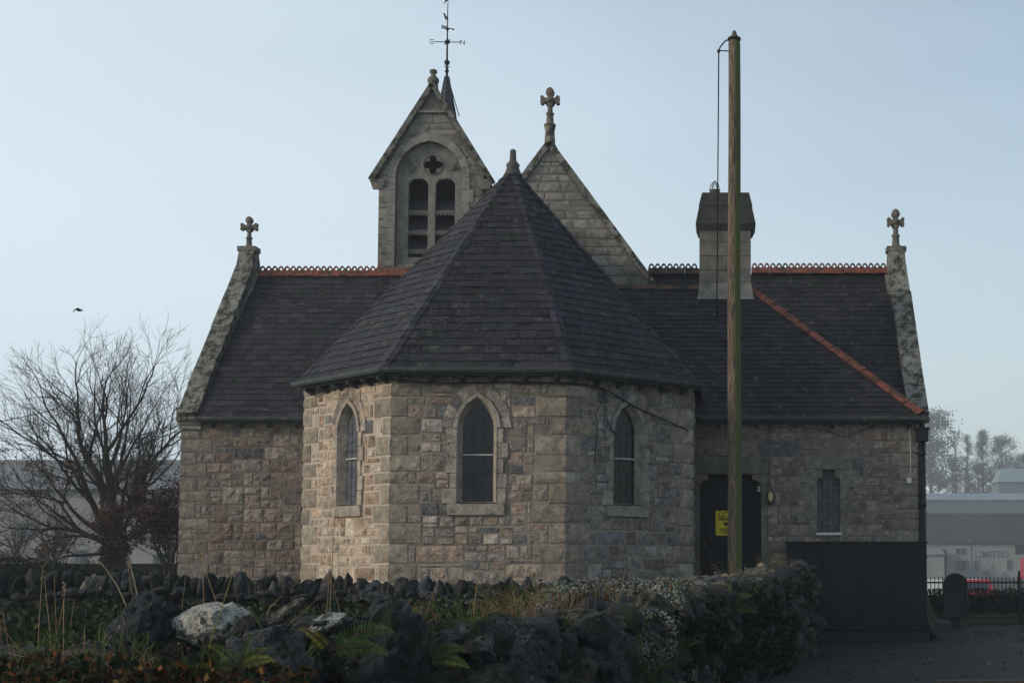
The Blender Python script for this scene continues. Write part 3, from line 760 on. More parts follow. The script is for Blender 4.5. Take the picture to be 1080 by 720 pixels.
# coping on the gable ends
def coping(Xa, Xb, seed, name='gable_coping'):
    cp = MB(); r = random.Random(seed); y0, z0 = YW-.10, zat(441, YW-.1); y1, z1 = YR-.12, zr+.0
    slope = V((0, y1-y0, z1+.17-z0-.14)).normalized()
    ln_ = math.hypot(y1-y0, z1+.03-z0); nrm = V((0,-slope.z, slope.y))
    base = V((0, y0, z0-.02)); n = 5; s = 0
    cp.box(Xa-.05, Xb, YW-.16, YW+.25, z0-.06, z0+.24, (.22,.21,.185))
    segs = [0,.17,.36,.55,.8,1.0]
    for a, b in zip(segs, segs[1:]):
        p0 = base + slope*(ln_*a+.006); p1 = base + slope*(ln_*b-.006); j = r.uniform(-.012,.012); c = vary((.19,.185,.155), r.uniform(.8,1.15))
        bt = [V((Xa+j,0,0))+p0, V((Xb+j,0,0))+p0, V((Xb+j,0,0))+p1, V((Xa+j,0,0))+p1]
        cp.hexa(bt, [q + nrm*(.20+r.uniform(-.01,.012)) for q in bt], c)
    # back slope, simple
    bb = [V((Xa, 2*YR-y0, z0)), V((Xb, 2*YR-y0, z0)), V((Xb, YR, z1)), V((Xa, YR, z1))]
    cp.hexa(bb, [q+V((0,.13,.16)) for q in bb], (.22,.21,.19))
    # apex stone
    xm = (Xa+Xb)/2; hwid = (Xb-Xa)/2-.02; zt_ = zat(262, YR)
    cp.hexa([V((xm-hwid,YR-.42,z1-.12)),V((xm+hwid,YR-.42,z1-.12)),V((xm+hwid,YR+.42,z1-.12)),V((xm-hwid,YR+.42,z1-.12))],
            [V((xm-hwid+.01,YR-.17,zt_-.06)),V((xm+hwid-.01,YR-.17,zt_-.06)),V((xm+hwid-.01,YR+.17,zt_-.06)),V((xm-hwid+.01,YR+.17,zt_-.06))], (.21,.2,.17))
    cp.box(xm-hwid-.03, xm+hwid+.03, YR-.2, YR+.2, zt_-.10, zt_+.02, (.19,.18,.15))
    return cp.build(name, M['coping'], church), xm, zt_
_, xl, ztl = coping(XLo-.03, XLo+.40, 5)
_, xr, ztr = coping(XRi, XRo+.06, 6)
def cross_finial(x, y, z, H, Wd, name='cross_finial'):
    c = MB(); k = H/1.0; col = (.13,.115,.095)
    c.lathe(V((x,y,z)), [(.16*k,0),(.15*k,.05*k),(.10*k,.08*k),(.085*k,.28*k),(.11*k,.31*k),(.11*k,.34*k),(.07*k,.37*k),(.06*k,.58*k)], 10, col)
    zc = z + .68*k; hw_ = Wd/2; t = .07*k; f = Fr((x,y), (1,0), (0,-1))
    arm = [( .05,-.12),(.06,-.055),(.55,-.075),(.72,-.15),(.98,-.13),(1.0,-.03),(.88,0),(1.0,.03),(.98,.13),(.72,.15),(.55,.075),(.06,.055)]
    pts = []
    for a, b in arm[1:-1]: pts.append((a*hw_, b*k*.8))
    up_ = [(.055*k,.10*k),(.10*k,.16*k),(.11*k,.22*k),(.07*k,.30*k),(0,.34*k),(-.07*k,.30*k),(-.11*k,.22*k),(-.10*k,.16*k),(-.055*k,.10*k)]
    left = [(-a, b) for a, b in pts][::-1]
    poly = [(.07*k,-.16*k)] + [(.075*k,-.05*k)] + pts + [(.06*k,.06*k)] + up_ + [(-.06*k,.06*k)] + left + [(-.075*k,-.05*k), (-.07*k,-.16*k)]
    plate(c, f, [(a, b+zc) for a, b in poly], [], t, -t, col, back=True)
    c.lathe(V((x,y,zc-.09*k)), [(.05*k,0),(.12*k,.05*k),(.13*k,.10*k),(.09*k,.16*k),(.03*k,.18*k)], 10, col)
    c.lathe(V((x,y,zc+.1*k)), [(.05*k,0),(.10*k,.06*k),(.105*k,.12*k),(.07*k,.2*k),(.02*k,.24*k)], 10, (.17,.12,.10))
    return c.build(name, M['tower'], church)
cross_finial(xl, YR, ztl, zat(229,YR)-ztl, .42)
cross_finial(xr, YR, ztr, zat(221.5,YR)-ztr, .42)

def ridge_tiles(xa, xb, y, z, mt, name='ridge_tiles', ypx=None):
    t = MB(); r = random.Random(int(abs(xa)*10)); x = xa; pitch = .1503
    while x < xb - .05:
        x2 = min(xb, x + pitch*3); dz = r.uniform(-.008,.008)
        t.hexa([V((x+.004,y-.13,z-.10+dz)),V((x2-.004,y-.13,z-.10+dz)),V((x2-.004,y+.13,z-.10+dz)),V((x+.004,y+.13,z-.10+dz))],
               [V((x+.004,y-.025,z+.05+dz)),V((x2-.004,y-.025,z+.05+dz)),V((x2-.004,y+.025,z+.05+dz)),V((x+.004,y+.025,z+.05+dz))])
        x += pitch*3
    f = Fr((0,y), (1,0), (0,-1)); x = xa + .01
    while x < xb - pitch:
        c = x + pitch/2; zz = z+.035; ho = []; po = []
        n = 8
        for i in range(n): a = 2*math.pi*i/n; ho.append((c+.036*math.cos(a), zz+.055+.036*math.sin(a)))
        po = [(c-pitch/2+.001, zz), (c+pitch/2-.001, zz), (c+pitch/2-.001, zz+.045), (c+.058, zz+.09), (c+.018, zz+.135), (c-.018, zz+.135), (c-.058, zz+.09), (c-pitch/2+.001, zz+.045)]
        plate(t, f, po, [ho], .022, -.022, m=1, back=True)
        x += pitch
    return t.build(name, mt, church)
zrt = zat(289, YR)+.03
ridge_tiles(XLo+.45, -6.3, YR, zrt, [M['red_tile'], M['crest']])
ridge_tiles(-1.85, -.5, YR, zat(286,YR)+.02, [M['red_tile_mossy'], M['red_tile_mossy']])
ridge_tiles(.68, XRi+.12, YR, zat(285.5,YR)+.02, [M['red_tile'], M['crest']])

# chancel gable ---------------------------------------------------------------
zga = zat(151, YG); gs = (zga - zat(300, YG))/(xat(690,300,YG)-CX)
frG = Fr((CX, YG), (1,0), (0,-1)); gm = MB(); hb = 4.2; zb = zga - gs*hb
plate(gm, frG, [(-hb,zb),(hb,zb),(0,zga)], [], 0, -.45, m=2, back=True)
hfun = lambda v: max(0, (zga-.14-v)/gs)
rubble(gm, frG, 0, 0, zat(310,YG), zga-.45, 71, [], pal='even', slopeL=lambda v: -hfun(v), slopeR=hfun, row_seed=14, rowh=(.17,.27), wide=(1.3,2.6), split=.15, depth=.02, rough=.018, gap=.008)
block(gm, frG, [(-hfun(zga-.45),zga-.45),(hfun(zga-.45),zga-.45),(0,zga-.14)], 0, .03, (.2,.19,.165), .01, 0)
gm.build('gable_wall', [M['tower'], M['dressed'], M['mortar_dark']], church)
gc = MB(); r = random.Random(9)
for sd in (-1, 1):
    dvec = V((sd, 0, -gs)).normalized(); nn = V((sd*gs,0,1)).normalized(); L_ = hb*math.sqrt(1+gs*gs); s = 0
    while s < L_:
        l2 = min(L_, s + r.uniform(.7,1.0)); a = V((CX, YG+.2, zga+.02)) + dvec*(s+.005); b = V((CX, YG+.2, zga+.02)) + dvec*(l2-.005)
        t = .15 + r.uniform(-.008,.008); bt = [a+V((0,-.28,0)), a+V((0,.28,0)), b+V((0,.28,0)), b+V((0,-.28,0))]
        gc.hexa([q - nn*.09 for q in bt], [q + nn*(t-.09) for q in bt], vary((.19,.185,.16), r.uniform(.8,1.1))); s = l2
gc.build('gable_coping', M['coping'], church)
cf = MB(); cz0 = zat(152, YG)
cf.lathe(V((CX,YG+.1,cz0-.1)), [(.20,0),(.13,.12),(.11,.45),(.13,.5),(.13,.56),(.08,.6)], 8, (.2,.185,.15))
cf.build('finial_base', M['coping'], church)
cross_finial(CX, YG+.1, cz0+.46, zat(92,YG)-cz0-.46, .46)
nr_ = MB()  # nave roof running back from the gable
for sd in (-1,1): nr_.add([V((CX,YG+.4,zga-.15)),V((CX,46,zga-.15)),V((CX+sd*hb,46,zb-.1)),V((CX+sd*hb,YG+.4,zb-.1))], [(0,1,2,3) if sd<0 else (3,2,1,0)], (.05,.048,.058), 0)
nr_.add([V((CX-hb,46,GZ)),V((CX+hb,46,GZ)),V((CX+hb,46,zb)),V((CX,46,zga-.15)),V((CX-hb,46,zb))], [(0,1,2,3,4)], (.2,.18,.16), 1)
for sd in (-1,1): nr_.add([V((CX+sd*hb,2*YR-YW,GZ)),V((CX+sd*hb,46,GZ)),V((CX+sd*hb,46,zb)),V((CX+sd*hb,2*YR-YW,zb))], [(0,1,2,3)], (.2,.18,.16), 1)
nr_.build('rear_roof', [M['slate'], M['stone']], church)

# vestry ----------------------------------------------------------------
XV0, XV1 = A3.x, xat(966, 500, YV); zve = zat(443, YV)
frV = Fr((XV0, YV), (1,0), (0,-1)); U = lambda px, py=500: xat(px, py, YV) - XV0
vw = MB()
dc = (U(738)+U(802.6))/2; dh = (U(802.6)-U(738))/2; zd0 = 1.15; z511, z505, z500 = zat(512,YV), zat(506,YV), zat(500,YV)
door_out = [(dc-dh,zd0),(dc+dh,zd0),(dc+dh,z511),(dc+dh-.03,z511+.06),(dc+dh-.10,z505),(dc+dh-.17,z505+.01),(dc+dh-.17,z500),
            (dc-dh+.17,z500),(dc-dh+.17,z505+.01),(dc-dh+.10,z505),(dc-dh+.03,z511+.06),(dc-dh,z511)]
wc = U(873.8); wh = .22; w0_, w3, w4 = zat(562,YV), zat(503.5,YV), zat(495,YV)
win_out = [(wc-wh,w0_),(wc+wh,w0_),(wc+wh,w3-.03),(wc+wh-.04,w3),(wc+.12,w3+.01),(wc+.12,w4),(wc-.12,w4),(wc-.12,w3+.01),(wc-wh+.04,w3),(wc-wh,w3-.03)]
LW = XV1 - XV0
plate(vw, frV, [(0,0),(LW,0),(LW,zve+.1),(0,zve+.1)], [door_out, win_out], 0, -.45, m=2)
zl0, zl1 = z500+.003, zat(482,YV)
ops = [rect_opening(-.2, dc+dh+.12, 0, zl1), rect_opening(dc+dh+.05, U(812), zl0, zl1), rect_opening(wc-wh-.02, wc+wh+.02, w0_-.06, w4),
       rect_opening(U(848), U(899), w4, zat(480.5,YV))]
snecked(vw, frV, 0, LW, 0, zve-.03, 81, ops, pal='brown', qR=.022, row_seed=17, rough=.028, depth=.016, gap=.008, cuts=[w0_-.06, zl1, zat(480.5,YV)], qs=(.30,.5), qcol=(.2,.18,.155), scale=1.32)
r = random.Random(4)
def dblock(ua, ub, va, vb, k=1.0):
    k *= .78
    block(vw, frV, [(ua+.004,va+.004),(ub-.004,va+.004),(ub-.004,vb-.004),(ua+.004,vb-.004)], -.02, .024, vary((.215,.195,.17), r.uniform(.88,1.1)*k), .006, 1)
dblock(0.02, U(770), zl0, zl1, .8); dblock(U(770), U(812), zl0, zl1, .9)
v = zd0
for k in range(5):
    vb = zd0 + (z500-zd0)*(k+1)/5; dblock(.02, dc-dh, v, vb, .72); 
    dblock(dc+dh, dc+dh+(.12,.14)[k%2], v, vb, .95); v = vb
dblock(U(848), U(899), w4+.002, zat(480.5,YV), 1.1)
# corner quoins of the shoulders
zz = [w0_-.10, w0_+.2, w0_+.42, w0_+.66, w0_+.9, w4]
for sd in (-1,1):
    for k in range(5):
        a = wc+sd*(wh); b = wc+sd*(wh+(.16,.42,.14,.34,.3)[k] if sd < 0 else wh+(.16,.10,.38,.14,.4)[k]); dblock(min(a,b), max(a,b), zz[k], zz[k+1], 1.05)
vw.build('vestry_wall', [M['stone'], M['dressed'], M['mortar_mid']], church)
sidew = MB(); sidew.add([V((XV1,YV,0)),V((XV1,YW,0)),V((XV1,YW,zve)),V((XV1,YV,zve))], [(0,1,2,3)], (.19,.165,.14)); sidew.build('side_wall', M['stone'], church)
pn = MB(); plate(pn, frV, win_out, [], -.16, -.19); vwin = pn.build('window', M['mesh_sky_glass'], church)
ms = MB()
for k in range(1, 9): ms.beam(frV.p(wc-wh+.01, w0_+(w4-w0_)*k/9, -.15), frV.p(wc+wh-.01, w0_+(w4-w0_)*k/9, -.15), .007, .007, m=(1 if k in (3,6) else 0))
for k in range(1, 4): ms.beam(frV.p(wc-wh+2*wh*k/4, w0_, -.148), frV.p(wc-wh+2*wh*k/4, w3, -.148), .007, .007)
ms.build('grille', [M['black_iron'], M['gutter']], vwin)
si = MB(); si.box(*[frV.p(wc-wh-.03,0).x, frV.p(wc+wh+.03,0).x], YV-.06, YV+.14, w0_-.035, w0_+.012); si.build('sill', M['white'], vwin)
# door
dm = MB(); plate(dm, frV, door_out, [], -.24, -.28)
nb = 9
for k in range(nb):
    ua = dc-dh+2*dh*k/nb+.006; ub = dc-dh+2*dh*(k+1)/nb-.006; tp = z511 if k in (0,nb-1) else z500-.02
    block(dm, frV, [(ua,zd0),(ub,zd0),(ub,tp),(ua,tp)], -.245, -.215, (.5,.5,.5), .006)
dr = dm.build('door', M['door'], church)
for z_ in (zd0+.35, zd0+1.55):
    hm = MB(); hm.beam(frV.p(dc-dh+.04, z_, -.208), frV.p(dc+dh*.55, z_, -.208), .012, .045); hm.build('strap_hinge', M['black_iron'], dr)
hd = MB(); hd.box(frV.p(U(742.5),0).x, frV.p(U(744.5),0).x, YV+.16, YV+.212, zat(577,YV), zat(569,YV)); hd.tube([frV.p(U(743.5), zat(571,YV), -.16), frV.p(U(743.5), zat(571,YV), -.11), frV.p(U(746.5), zat(571.5,YV), -.10)], .01, 6)
hd.build('handle', M['rust'], dr)
st = MB(); st.box(frV.p(dc-dh-.1,0).x, frV.p(dc+dh+.1,0).x, YV-.3, YV+.2, zd0-.16, zd0-.002, (.2,.19,.17)); st.build('door_step', M['dressed'], church)

vr = MB(); vz0 = zve+.03; vy0 = YV-.26; zvr = zat(303, YVR); XH = xat(791, 303, YVR); vx1 = XV1+.22
BLv, BRv = V((-3.2,vy0,vz0)), V((vx1,vy0,vz0)); TRv, TLv = V((XH,YVR,zvr)), V((-3.2,YVR,zvr))
slates(vr, BLv, BRv, TRv, TLv, 91, row=.165, wd=.25, k=.85)
slates(vr, BRv, V((vx1,YW+1.5,vz0)), V((XH+.3,YW+1.5,zvr-.2)), TRv, 92, row=.16, k=.8)
vr.add([TLv, TRv, V((XH,YR-.6,zvr-.5)), V((-3.2,YR-.6,zvr-.5))], [(0,1,2,3)], (.04,.04,.05), 0)
vro = vr.build('vestry_roof', [M['slate'], M['under']], church); moss(vro, [(BLv,BRv,TRv,TLv)], 500, 7)
gutter([V((XV0+.1,vy0,zve)), V((vx1+.02,vy0,zve))], brk=.74)
# hip and ridge tiles
ht = MB(); r = random.Random(12)
def angle_tiles(mb, a, b, nl, nr, n, wd=.12, m=0, splay_last=False):
    d = (b-a).normalized(); up = (nl+nr).normalized()
    for k in range(n):
        p0 = a.lerp(b, k/n); p1 = a.lerp(b, (k+1.1)/n); lift = .045 + r.uniform(-.004,.010); j = r.uniform(-.006,.006)
        for nn in (nl, nr):
            sd_ = d.cross(nn).normalized()
            if sd_.dot(nn - up*up.dot(nn)) < 0: sd_ = -sd_
            w0, w1 = wd*1.15, wd*.95
            q0, q1, q2, q3 = p0+up*(lift+.02), p0+sd_*w0+nn*(lift+j), p1+sd_*w1+nn*(lift-.02), p1+up*lift
            mb.hexa([q-nn*.022 for q in (q0,q1,q2,q3)], [q0,q1,q2,q3], m=m) if (q1-q0).cross(q3-q0).dot(nn) > 0 else mb.hexa([q-nn*.022 for q in (q1,q0,q3,q2)], [q1,q0,q3,q2], m=m)
nf = (BRv-BLv).cross(TLv-BLv).normalized(); ns_ = V((.7,0,.7)).normalized()
a_ = BRv + (TRv-BRv)*.03; dd = (TRv-BRv)
angle_tiles(ht, a_, TRv, nf, ns_, 13, .12)
ht.build('hip_tiles', M['red_tile'], church)
rt = MB(); angle_tiles(rt, V((XH+.05,YVR,zvr)), V((-2.6,YVR,zvr)), nf, V((0,.7,.7)).normalized(), 8, .11)
rt.build('ridge_tiles', M['red_tile_mossy'], church)
# chimney ---------------------------------------------------------------
ch = MB(); YC = 30.95; cxa, cxb = xat(737.5,260,YC), xat(792,260,YC); czb, czc, czt = zat(305,YC), zat(241,YC), zat(203,YC)
frK = Fr((cxa,YC),(1,0),(0,-1)); cwid = cxb-cxa; cd_ = .75
ch.box(cxa+.01, cxb-.01, YC+.01, YC+cd_, czb-.3, czc+.1, (.15,.145,.13), 0)
hs = [.0,.42,.74,1.02,czc-czb]; r = random.Random(5)
vv = czb + .12
rows = [(czb+.12+(czc-czb-.12)*k/4, czb+.12+(czc-czb-.12)*(k+1)/4) for k in range(4)]
for k,(a,b) in enumerate(rows):
    cut = cwid*(.45 if k%2 else .62)
    for ua, ub in ((0,cut),(cut,cwid)): block(ch, frK, [(ua+.003,a+.003),(ub-.003,a+.003),(ub-.003,b-.003),(ua+.003,b-.003)], -.02, .012, vary((.14,.13,.11), r.uniform(.85,1.1)), .008)
ch.hexa([V((cxa-.04,YC-.16,czb-.25)),V((cxb+.06,YC-.16,czb-.25)),V((cxb+.06,YC+cd_+.1,czb-.25)),V((cxa-.04,YC+cd_+.1,czb-.25))],
        [V((cxa-.005,YC-.015,czb+.13)),V((cxb+.005,YC-.015,czb+.13)),V((cxb+.005,YC+cd_,czb+.13)),V((cxa-.005,YC+cd_,czb+.13))], (.19,.18,.155))
chim = ch.build('chimney', M['tower'], church)
cc = MB(); y0 = YC
def frus(x0,x1,z0,X0,X1,z1,dy0,dy1,col):
    cc.hexa([V((x0,y0-dy0,z0)),V((x1,y0-dy0,z0)),V((x1,y0+cd_+dy0,z0)),V((x0,y0+cd_+dy0,z0))],[V((X0,y0-dy1,z1)),V((X1,y0-dy1,z1)),V((X1,y0+cd_+dy1,z1)),V((X0,y0+cd_+dy1,z1))],col)
zm, zk = zat(237,YC), zat(217.5,YC); xo = lambda px: xat(px,220,YC)
frus(xo(736),xo(794),czc-.04, xo(734),xo(796.5),zm, .03,.08,(.036,.036,.033))
frus(xo(733.7),xo(797),zm+.001, xo(737.5),xo(792.8),zk, .09,.05,(.036,.036,.033))
frus(xo(737),xo(793.5),zk+.001, xo(740.5),xo(790),czt, .06,.0,(.036,.036,.033))
cc.build('chimney_cap', M['tower'], chim)
cp_ = MB(); pc = V((xo(753.7), YC+.3, czt-.02)); cp_.lathe(pc, [(.125,0),(.115,.13),(.13,.15),(.09,.16)], 12, (.13,.11,.09)); pot = cp_.build('chimney_pot', M['tower'], chim)
cw_ = MB()
for k in range(6):
    a = k*math.pi/3; cw_.tube([pc+V((.11*math.cos(a),.11*math.sin(a),.15)), pc+V((.085*math.cos(a),.085*math.sin(a),.27)), pc+V((0,0,.36))], .010, 4)
cw_.tube([pc+V((.09*math.cos(t*math.pi/5),.09*math.sin(t*math.pi/5),.26)) for t in range(11)], .008, 4)
cw_.build('wire_cowl', M['clad_pale'], chim)

# bell tower ---------------------------------------------------------------
YT = 35.4; TW = .5*(xat(510,230,YT)-xat(399,230,YT)); TC = .5*(xat(510,230,YT)+xat(399,230,YT)); TD = 2.5
zte = zat(190, YT); zta = zat(92, YT); frT = Fr((TC,YT),(1,0),(0,-1)); tz0 = 6.5
tsl = (zta-zte)/(TW+.12); tfun = lambda v: TW if v < zta - tsl*TW else max(0,(zta-v)/tsl)
au = xat(452,220,YT)-TC; ahw = (xat(487,220,YT)-xat(417,220,YT))/2; az0, azs, azt = zat(281,YT), zat(187,YT), zat(149,YT)
tw = MB(); big = arch(ahw, az0, azs, azt-azs, au, 12)
plate(tw, frT, [(-TW,tz0),(TW,tz0),(TW,zta-tsl*TW),(0,zta),(-TW,zta-tsl*TW)], [big], 0, -.3, m=2)
opT = arch_opening(au, ahw+.02, az0-.2, azs, azt-azs, .12)
rubble(tw, frT, -TW, TW, tz0, zta-.05, 101, [opT, rect_opening(au-ahw-.3, au+ahw+.3, tz0-1, az0)], pal='even', slopeL=lambda v:-tfun(v)+(.0 if v<zte else .08), slopeR=lambda v: tfun(v)-(.0 if v<zte else .08),
       row_seed=23, rowh=(.2,.34), wide=(1.0,2.0), split=.15, depth=.016, rough=.012, gap=.006)
# quoin strips and arch ring
r = random.Random(8)
ns = [6]; A_ = arch(ahw, az0, azs, azt-azs, au, 6); B_ = arch(ahw+.2, az0, azs, azt-azs+.22, au, 6)
for k in range(2, len(A_)-1): block(tw, frT, [A_[k],B_[k],B_[k+1],A_[k+1]], -.02, .035, vary((.22,.21,.185), r.uniform(.88,1.1)), .008, 1)
for k in range(7):
    a = az0+(azs-az0)*k/7; b = az0+(azs-az0)*(k+1)/7
    for sd in (-1,1):
        o1 = au+sd*(ahw); o2 = au+sd*(ahw+(.2,.3)[k%2]); block(tw, frT, [(min(o1,o2),a+.003),(max(o1,o2),a+.003),(max(o1,o2),b-.003),(min(o1,o2),b-.003)], -.02, .03, vary((.22,.21,.185), r.uniform(.88,1.1)), .006, 1)
# string course under the apex
zs = zat(118.5,YT); hx = tfun(zs)-.02
tw.hexa([frT.p(-hx,zs-.05,-.01),frT.p(hx,zs-.05,-.01),frT.p(hx,zs-.03,.09),frT.p(-hx,zs-.03,.09)],[frT.p(-hx,zs+.06,-.01),frT.p(hx,zs+.06,-.01),frT.p(hx,zs+.03,.09),frT.p(-hx,zs+.03,.09)],(.2,.19,.16),1)
# sides and back
tw.box(TC-TW, TC-TW+.3, YT+.01, YT+TD, tz0, zta-tsl*TW, (.19,.18,.155), 0); tw.box(TC+TW-.3, TC+TW, YT+.01, YT+TD, tz0, zta-tsl*TW, (.19,.18,.155), 0)
tw.box(TC-TW+.3, TC+TW-.3, YT+TD-.3, YT+TD, tz0, zta-tsl*TW, (.19,.18,.155), 0)
for sd in (-1,1):   # kneelers
    xk = sd*(TW+.02); tw.hexa([frT.p(xk-.12,zte-.24,-.02),frT.p(xk+.12,zte-.24,-.02),frT.p(xk+.12,zte-.24,.05),frT.p(xk-.12,zte-.24,.05)],
                              [frT.p(xk-.2,zte,-.02),frT.p(xk+.2,zte,-.02),frT.p(xk+.2,zte,.1),frT.p(xk-.2,zte,.1)], (.2,.19,.16), 1)
# tracery plate: two lancets and a quatrefoil
lw = (xat(450,220,YT)-xat(429,220,YT))/2; l1 = xat(439.5,220,YT)-TC; l2 = xat(468,220,YT)-TC; lz0, lzs, lzt = zat(270,YT), zat(195,YT), zat(186.5,YT)
def quat(cx, cz, R_, n=8):
    pts = []; 
    for q in range(4):
        a0 = q*math.pi/2; ccx, ccz = cx+R_*.62*math.cos(a0), cz+R_*.62*math.sin(a0)
        for i in range(n+1):
            a = a0 - R(118) + R(236)*i/n; pts.append((ccx+R_*.40*math.cos(a), ccz+R_*.40*math.sin(a)))
    return pts
qx, qz = xat(455.3,172,YT)-TC, zat(172,YT)
plate(tw, frT, arch(ahw+.02, az0, azs, azt-azs+.02, au, 12), [arch(lw,lz0,lzs,lzt-lzs,l1,6), arch(lw,lz0,lzs,lzt-lzs,l2,6), quat(qx,qz,.24)], -.16, -.34, (.20,.19,.165), 1)
ringq = [(qx+.29*math.cos(2*math.pi*i/20), qz+.29*math.sin(2*math.pi*i/20)) for i in range(20)]; ringi = [(qx+.25*math.cos(2*math.pi*i/20), qz+.25*math.sin(2*math.pi*i/20)) for i in range(20)]
loft(tw, frT, ringq, -.16, ringi, -.13, (.2,.19,.16), 1); loft(tw, frT, ringi, -.13, [(a*.97+qx*.03,b*.97+qz*.03) for a,b in ringi], -.16, (.2,.19,.16), 1)
for dx in (-.52,.5): 
    rb = [(qx+dx+.08*math.cos(2*math.pi*i/10), qz-.08+.08*math.sin(2*math.pi*i/10)) for i in range(10)]; block(tw, frT, rb, -.17, -.12, (.21,.2,.17), .015, 1)
tw.add([frT.p(au-ahw,az0,0),frT.p(au+ahw,az0,0),frT.p(au+ahw,az0+.1,-.16),frT.p(au-ahw,az0+.1,-.16)],[(0,1,2,3)],(.2,.19,.16),1)
tower = tw.build('bell_tower', [M['tower'], M['tower'], M['mortar_dark']], church)
vd = MB(); plate(vd, frT, arch(ahw, az0, azs, azt-azs-.02, au, 8), [], -.62, -.64); vd.build('belfry_dark_sheet', M['painted_dark'], tower)  # flat black sheet painted for the darkness behind the louvres
for lc in (l1, l2):
    for zpx, zl in ((222,0),(243,1),(263,2)):
        lv = MB(); zb_ = zat(zpx, YT)
        lv.hexa([frT.p(lc-lw,zb_,-.20),frT.p(lc+lw,zb_,-.20),frT.p(lc+lw,zb_+.34,-.5),frT.p(lc-lw,zb_+.34,-.5)],
                [frT.p(lc-lw,zb_+.03,-.20),frT.p(lc+lw,zb_+.03,-.20),frT.p(lc+lw,zb_+.37,-.5),frT.p(lc-lw,zb_+.37,-.5)])
        lo = lv.build('louvre', M['louvre'], tower)
        sc_ = MB(); n = 5; po = [(lc-lw, zb_+.05)]; 
        for i in range(n):
            for j in range(4):
                a = math.pi + math.pi*j/3; cx_ = lc-lw+2*lw*(i+.5)/n; po.append((cx_+lw/n*math.cos(a), zb_-.03+.06*math.sin(a)))
        po.append((lc+lw, zb_+.05)); plate(sc_, frT, po, [], -.185, -.20, back=True)
        sc_.build('scalloped_edge', M['scallop'], lo)
tr = MB(); za = zta+.05; oh = .2
for sd in (-1,1):
    a = V((TC+sd*(TW+oh), YT+.1, zte+.0)); b = V((TC+sd*(TW+oh), YT+TD+.1, zte)); c = V((TC,YT+TD+.1,za)); d = V((TC,YT+.1,za))
    if sd > 0: slates(tr, a, b, c, d, 110, k=.9)
    else: slates(tr, b, a, d, c, 111, k=.9)
tr.add([V((TC-TW,YT+TD,zte-.2)),V((TC+TW,YT+TD,zte-.2)),V((TC,YT+TD,za-.05))],[(0,2,1)],(.19,.18,.16),0)
tr.build('tower_roof', [M['slate'], M['under']], church)
tc = MB(); r = random.Random(10)
for sd in (-1,1):
    dv = V((sd*(TW+oh),0,zte-.02-za)); L_ = dv.length; dv.normalize(); nn = V((sd*(za-zte),0,(TW+oh))).normalized(); s = 0
    while s < L_:
        e = min(L_, s+r.uniform(.6,.9)); a = V((TC,YT+.07,za)) + dv*(s+.004); b = V((TC,YT+.07,za)) + dv*(e-.004)
        bt = [a+V((0,-.2,0)), a+V((0,.2,0)), b+V((0,.2,0)), b+V((0,-.2,0))]
        tc.hexa([q-nn*.07 for q in bt],[q+nn*.06 for q in bt], vary((.17,.165,.14), r.uniform(.8,1.1))); s = e
tc.build('tower_coping', M['coping'], church)
tf = MB(); fb = V((TC, YT+.05, za-.02))
tf.lathe(fb, [(.14,-.1),(.12,.05),(.15,.12),(.14,.2),(.07,.27),(.06,.33),(.10,.36),(.09,.42),(.03,.45)], 9, (.16,.15,.12)); tf.build('tower_finial', M['coping'], church)
# spirelet and weather vane
YS = YT+1.35; sx = xat(471,100,YS); zsb, zst = zta-1.3, zat(81,YS); sp = MB()
sp.lathe(V((sx,YS,zsb)), [(.44,0),(.36,.12),(.24,(zst-zsb)*.5),(.05,(zst-zsb))], 8, (.06,.065,.075), smooth=False)
for k in range(8):
    a = math.pi/4*k; sp.tube([V((sx+.36*math.cos(a),YS+.36*math.sin(a),zsb+.12)), V((sx+.245*math.cos(a),YS+.245*math.sin(a),zsb+(zst-zsb)*.5)), V((sx+.05*math.cos(a),YS+.05*math.sin(a),zst))], .018, 4, (.05,.05,.06))
spo = sp.build('spirelet', M['slate'], church)
vn = MB(); top = zat(3.5, YS); zc_ = zat(44.5,YS)
vn.tube([V((sx,YS,zst-.1)), V((sx,YS,zc_)), V((sx,YS,top))], [.035,.022,.010], 6)
for z_, s_ in ((zst+.15,.055),(zat(66,YS),.075),(zc_,.07),(zat(31,YS),.045)): vn.lathe(V((sx,YS,z_-s_)), [(.02,0),(s_,s_*.7),(s_,s_*1.3),(.02,s_*2)], 8)
ax = V((.97,.15,.03)).normalized(); ay = V((.5,-.86,0)).normalized()
for d, L_ in ((ax,.33),(-ax,.33),(ay,.22),(-ay,.22)): vn.tube([V((sx,YS,zc_)), V((sx,YS,zc_))+d*L_], .013, 5)
lx = V((sx,YS,zc_))+ax*.40   # letter N
for p_, q_ in (((-.06,-.06),(-.06,.06)),((-.06,.06),(.05,-.06)),((.05,-.06),(.05,.06))): vn.tube([lx+V((p_[0],0,p_[1])), lx+V((q_[0],0,q_[1]))], .010, 4)
lx = V((sx,YS,zc_))-ax*.40   # letter S
vn.tube([lx+V((.05,0,.05)), lx+V((-.05,0,.05)), lx+V((-.05,0,0)), lx+V((.05,0,0)), lx+V((.05,0,-.055)), lx+V((-.05,0,-.055))], .010, 4)
vz = zat(30,YS); vn.tube([V((sx-.16,YS,vz+.04)), V((sx+.17,YS,vz-.03))], .013, 4)
for dz in (.045,-.02): vn.tube([V((sx-.16,YS,vz+dz+.03)), V((sx-.02,YS,vz+dz))], .012, 4)
vn.lathe(V((sx+.15,YS,vz-.055)), [(.005,0),(.04,.025),(.005,.05)], 6)
for k in range(4):
    a = k*math.pi/2+.5; vn.tube([V((sx,YS,zat(74,YS))), V((sx+.07*math.cos(a),YS+.07*math.sin(a),zat(70,YS))), V((sx,YS,zat(66,YS)))], .009, 4)
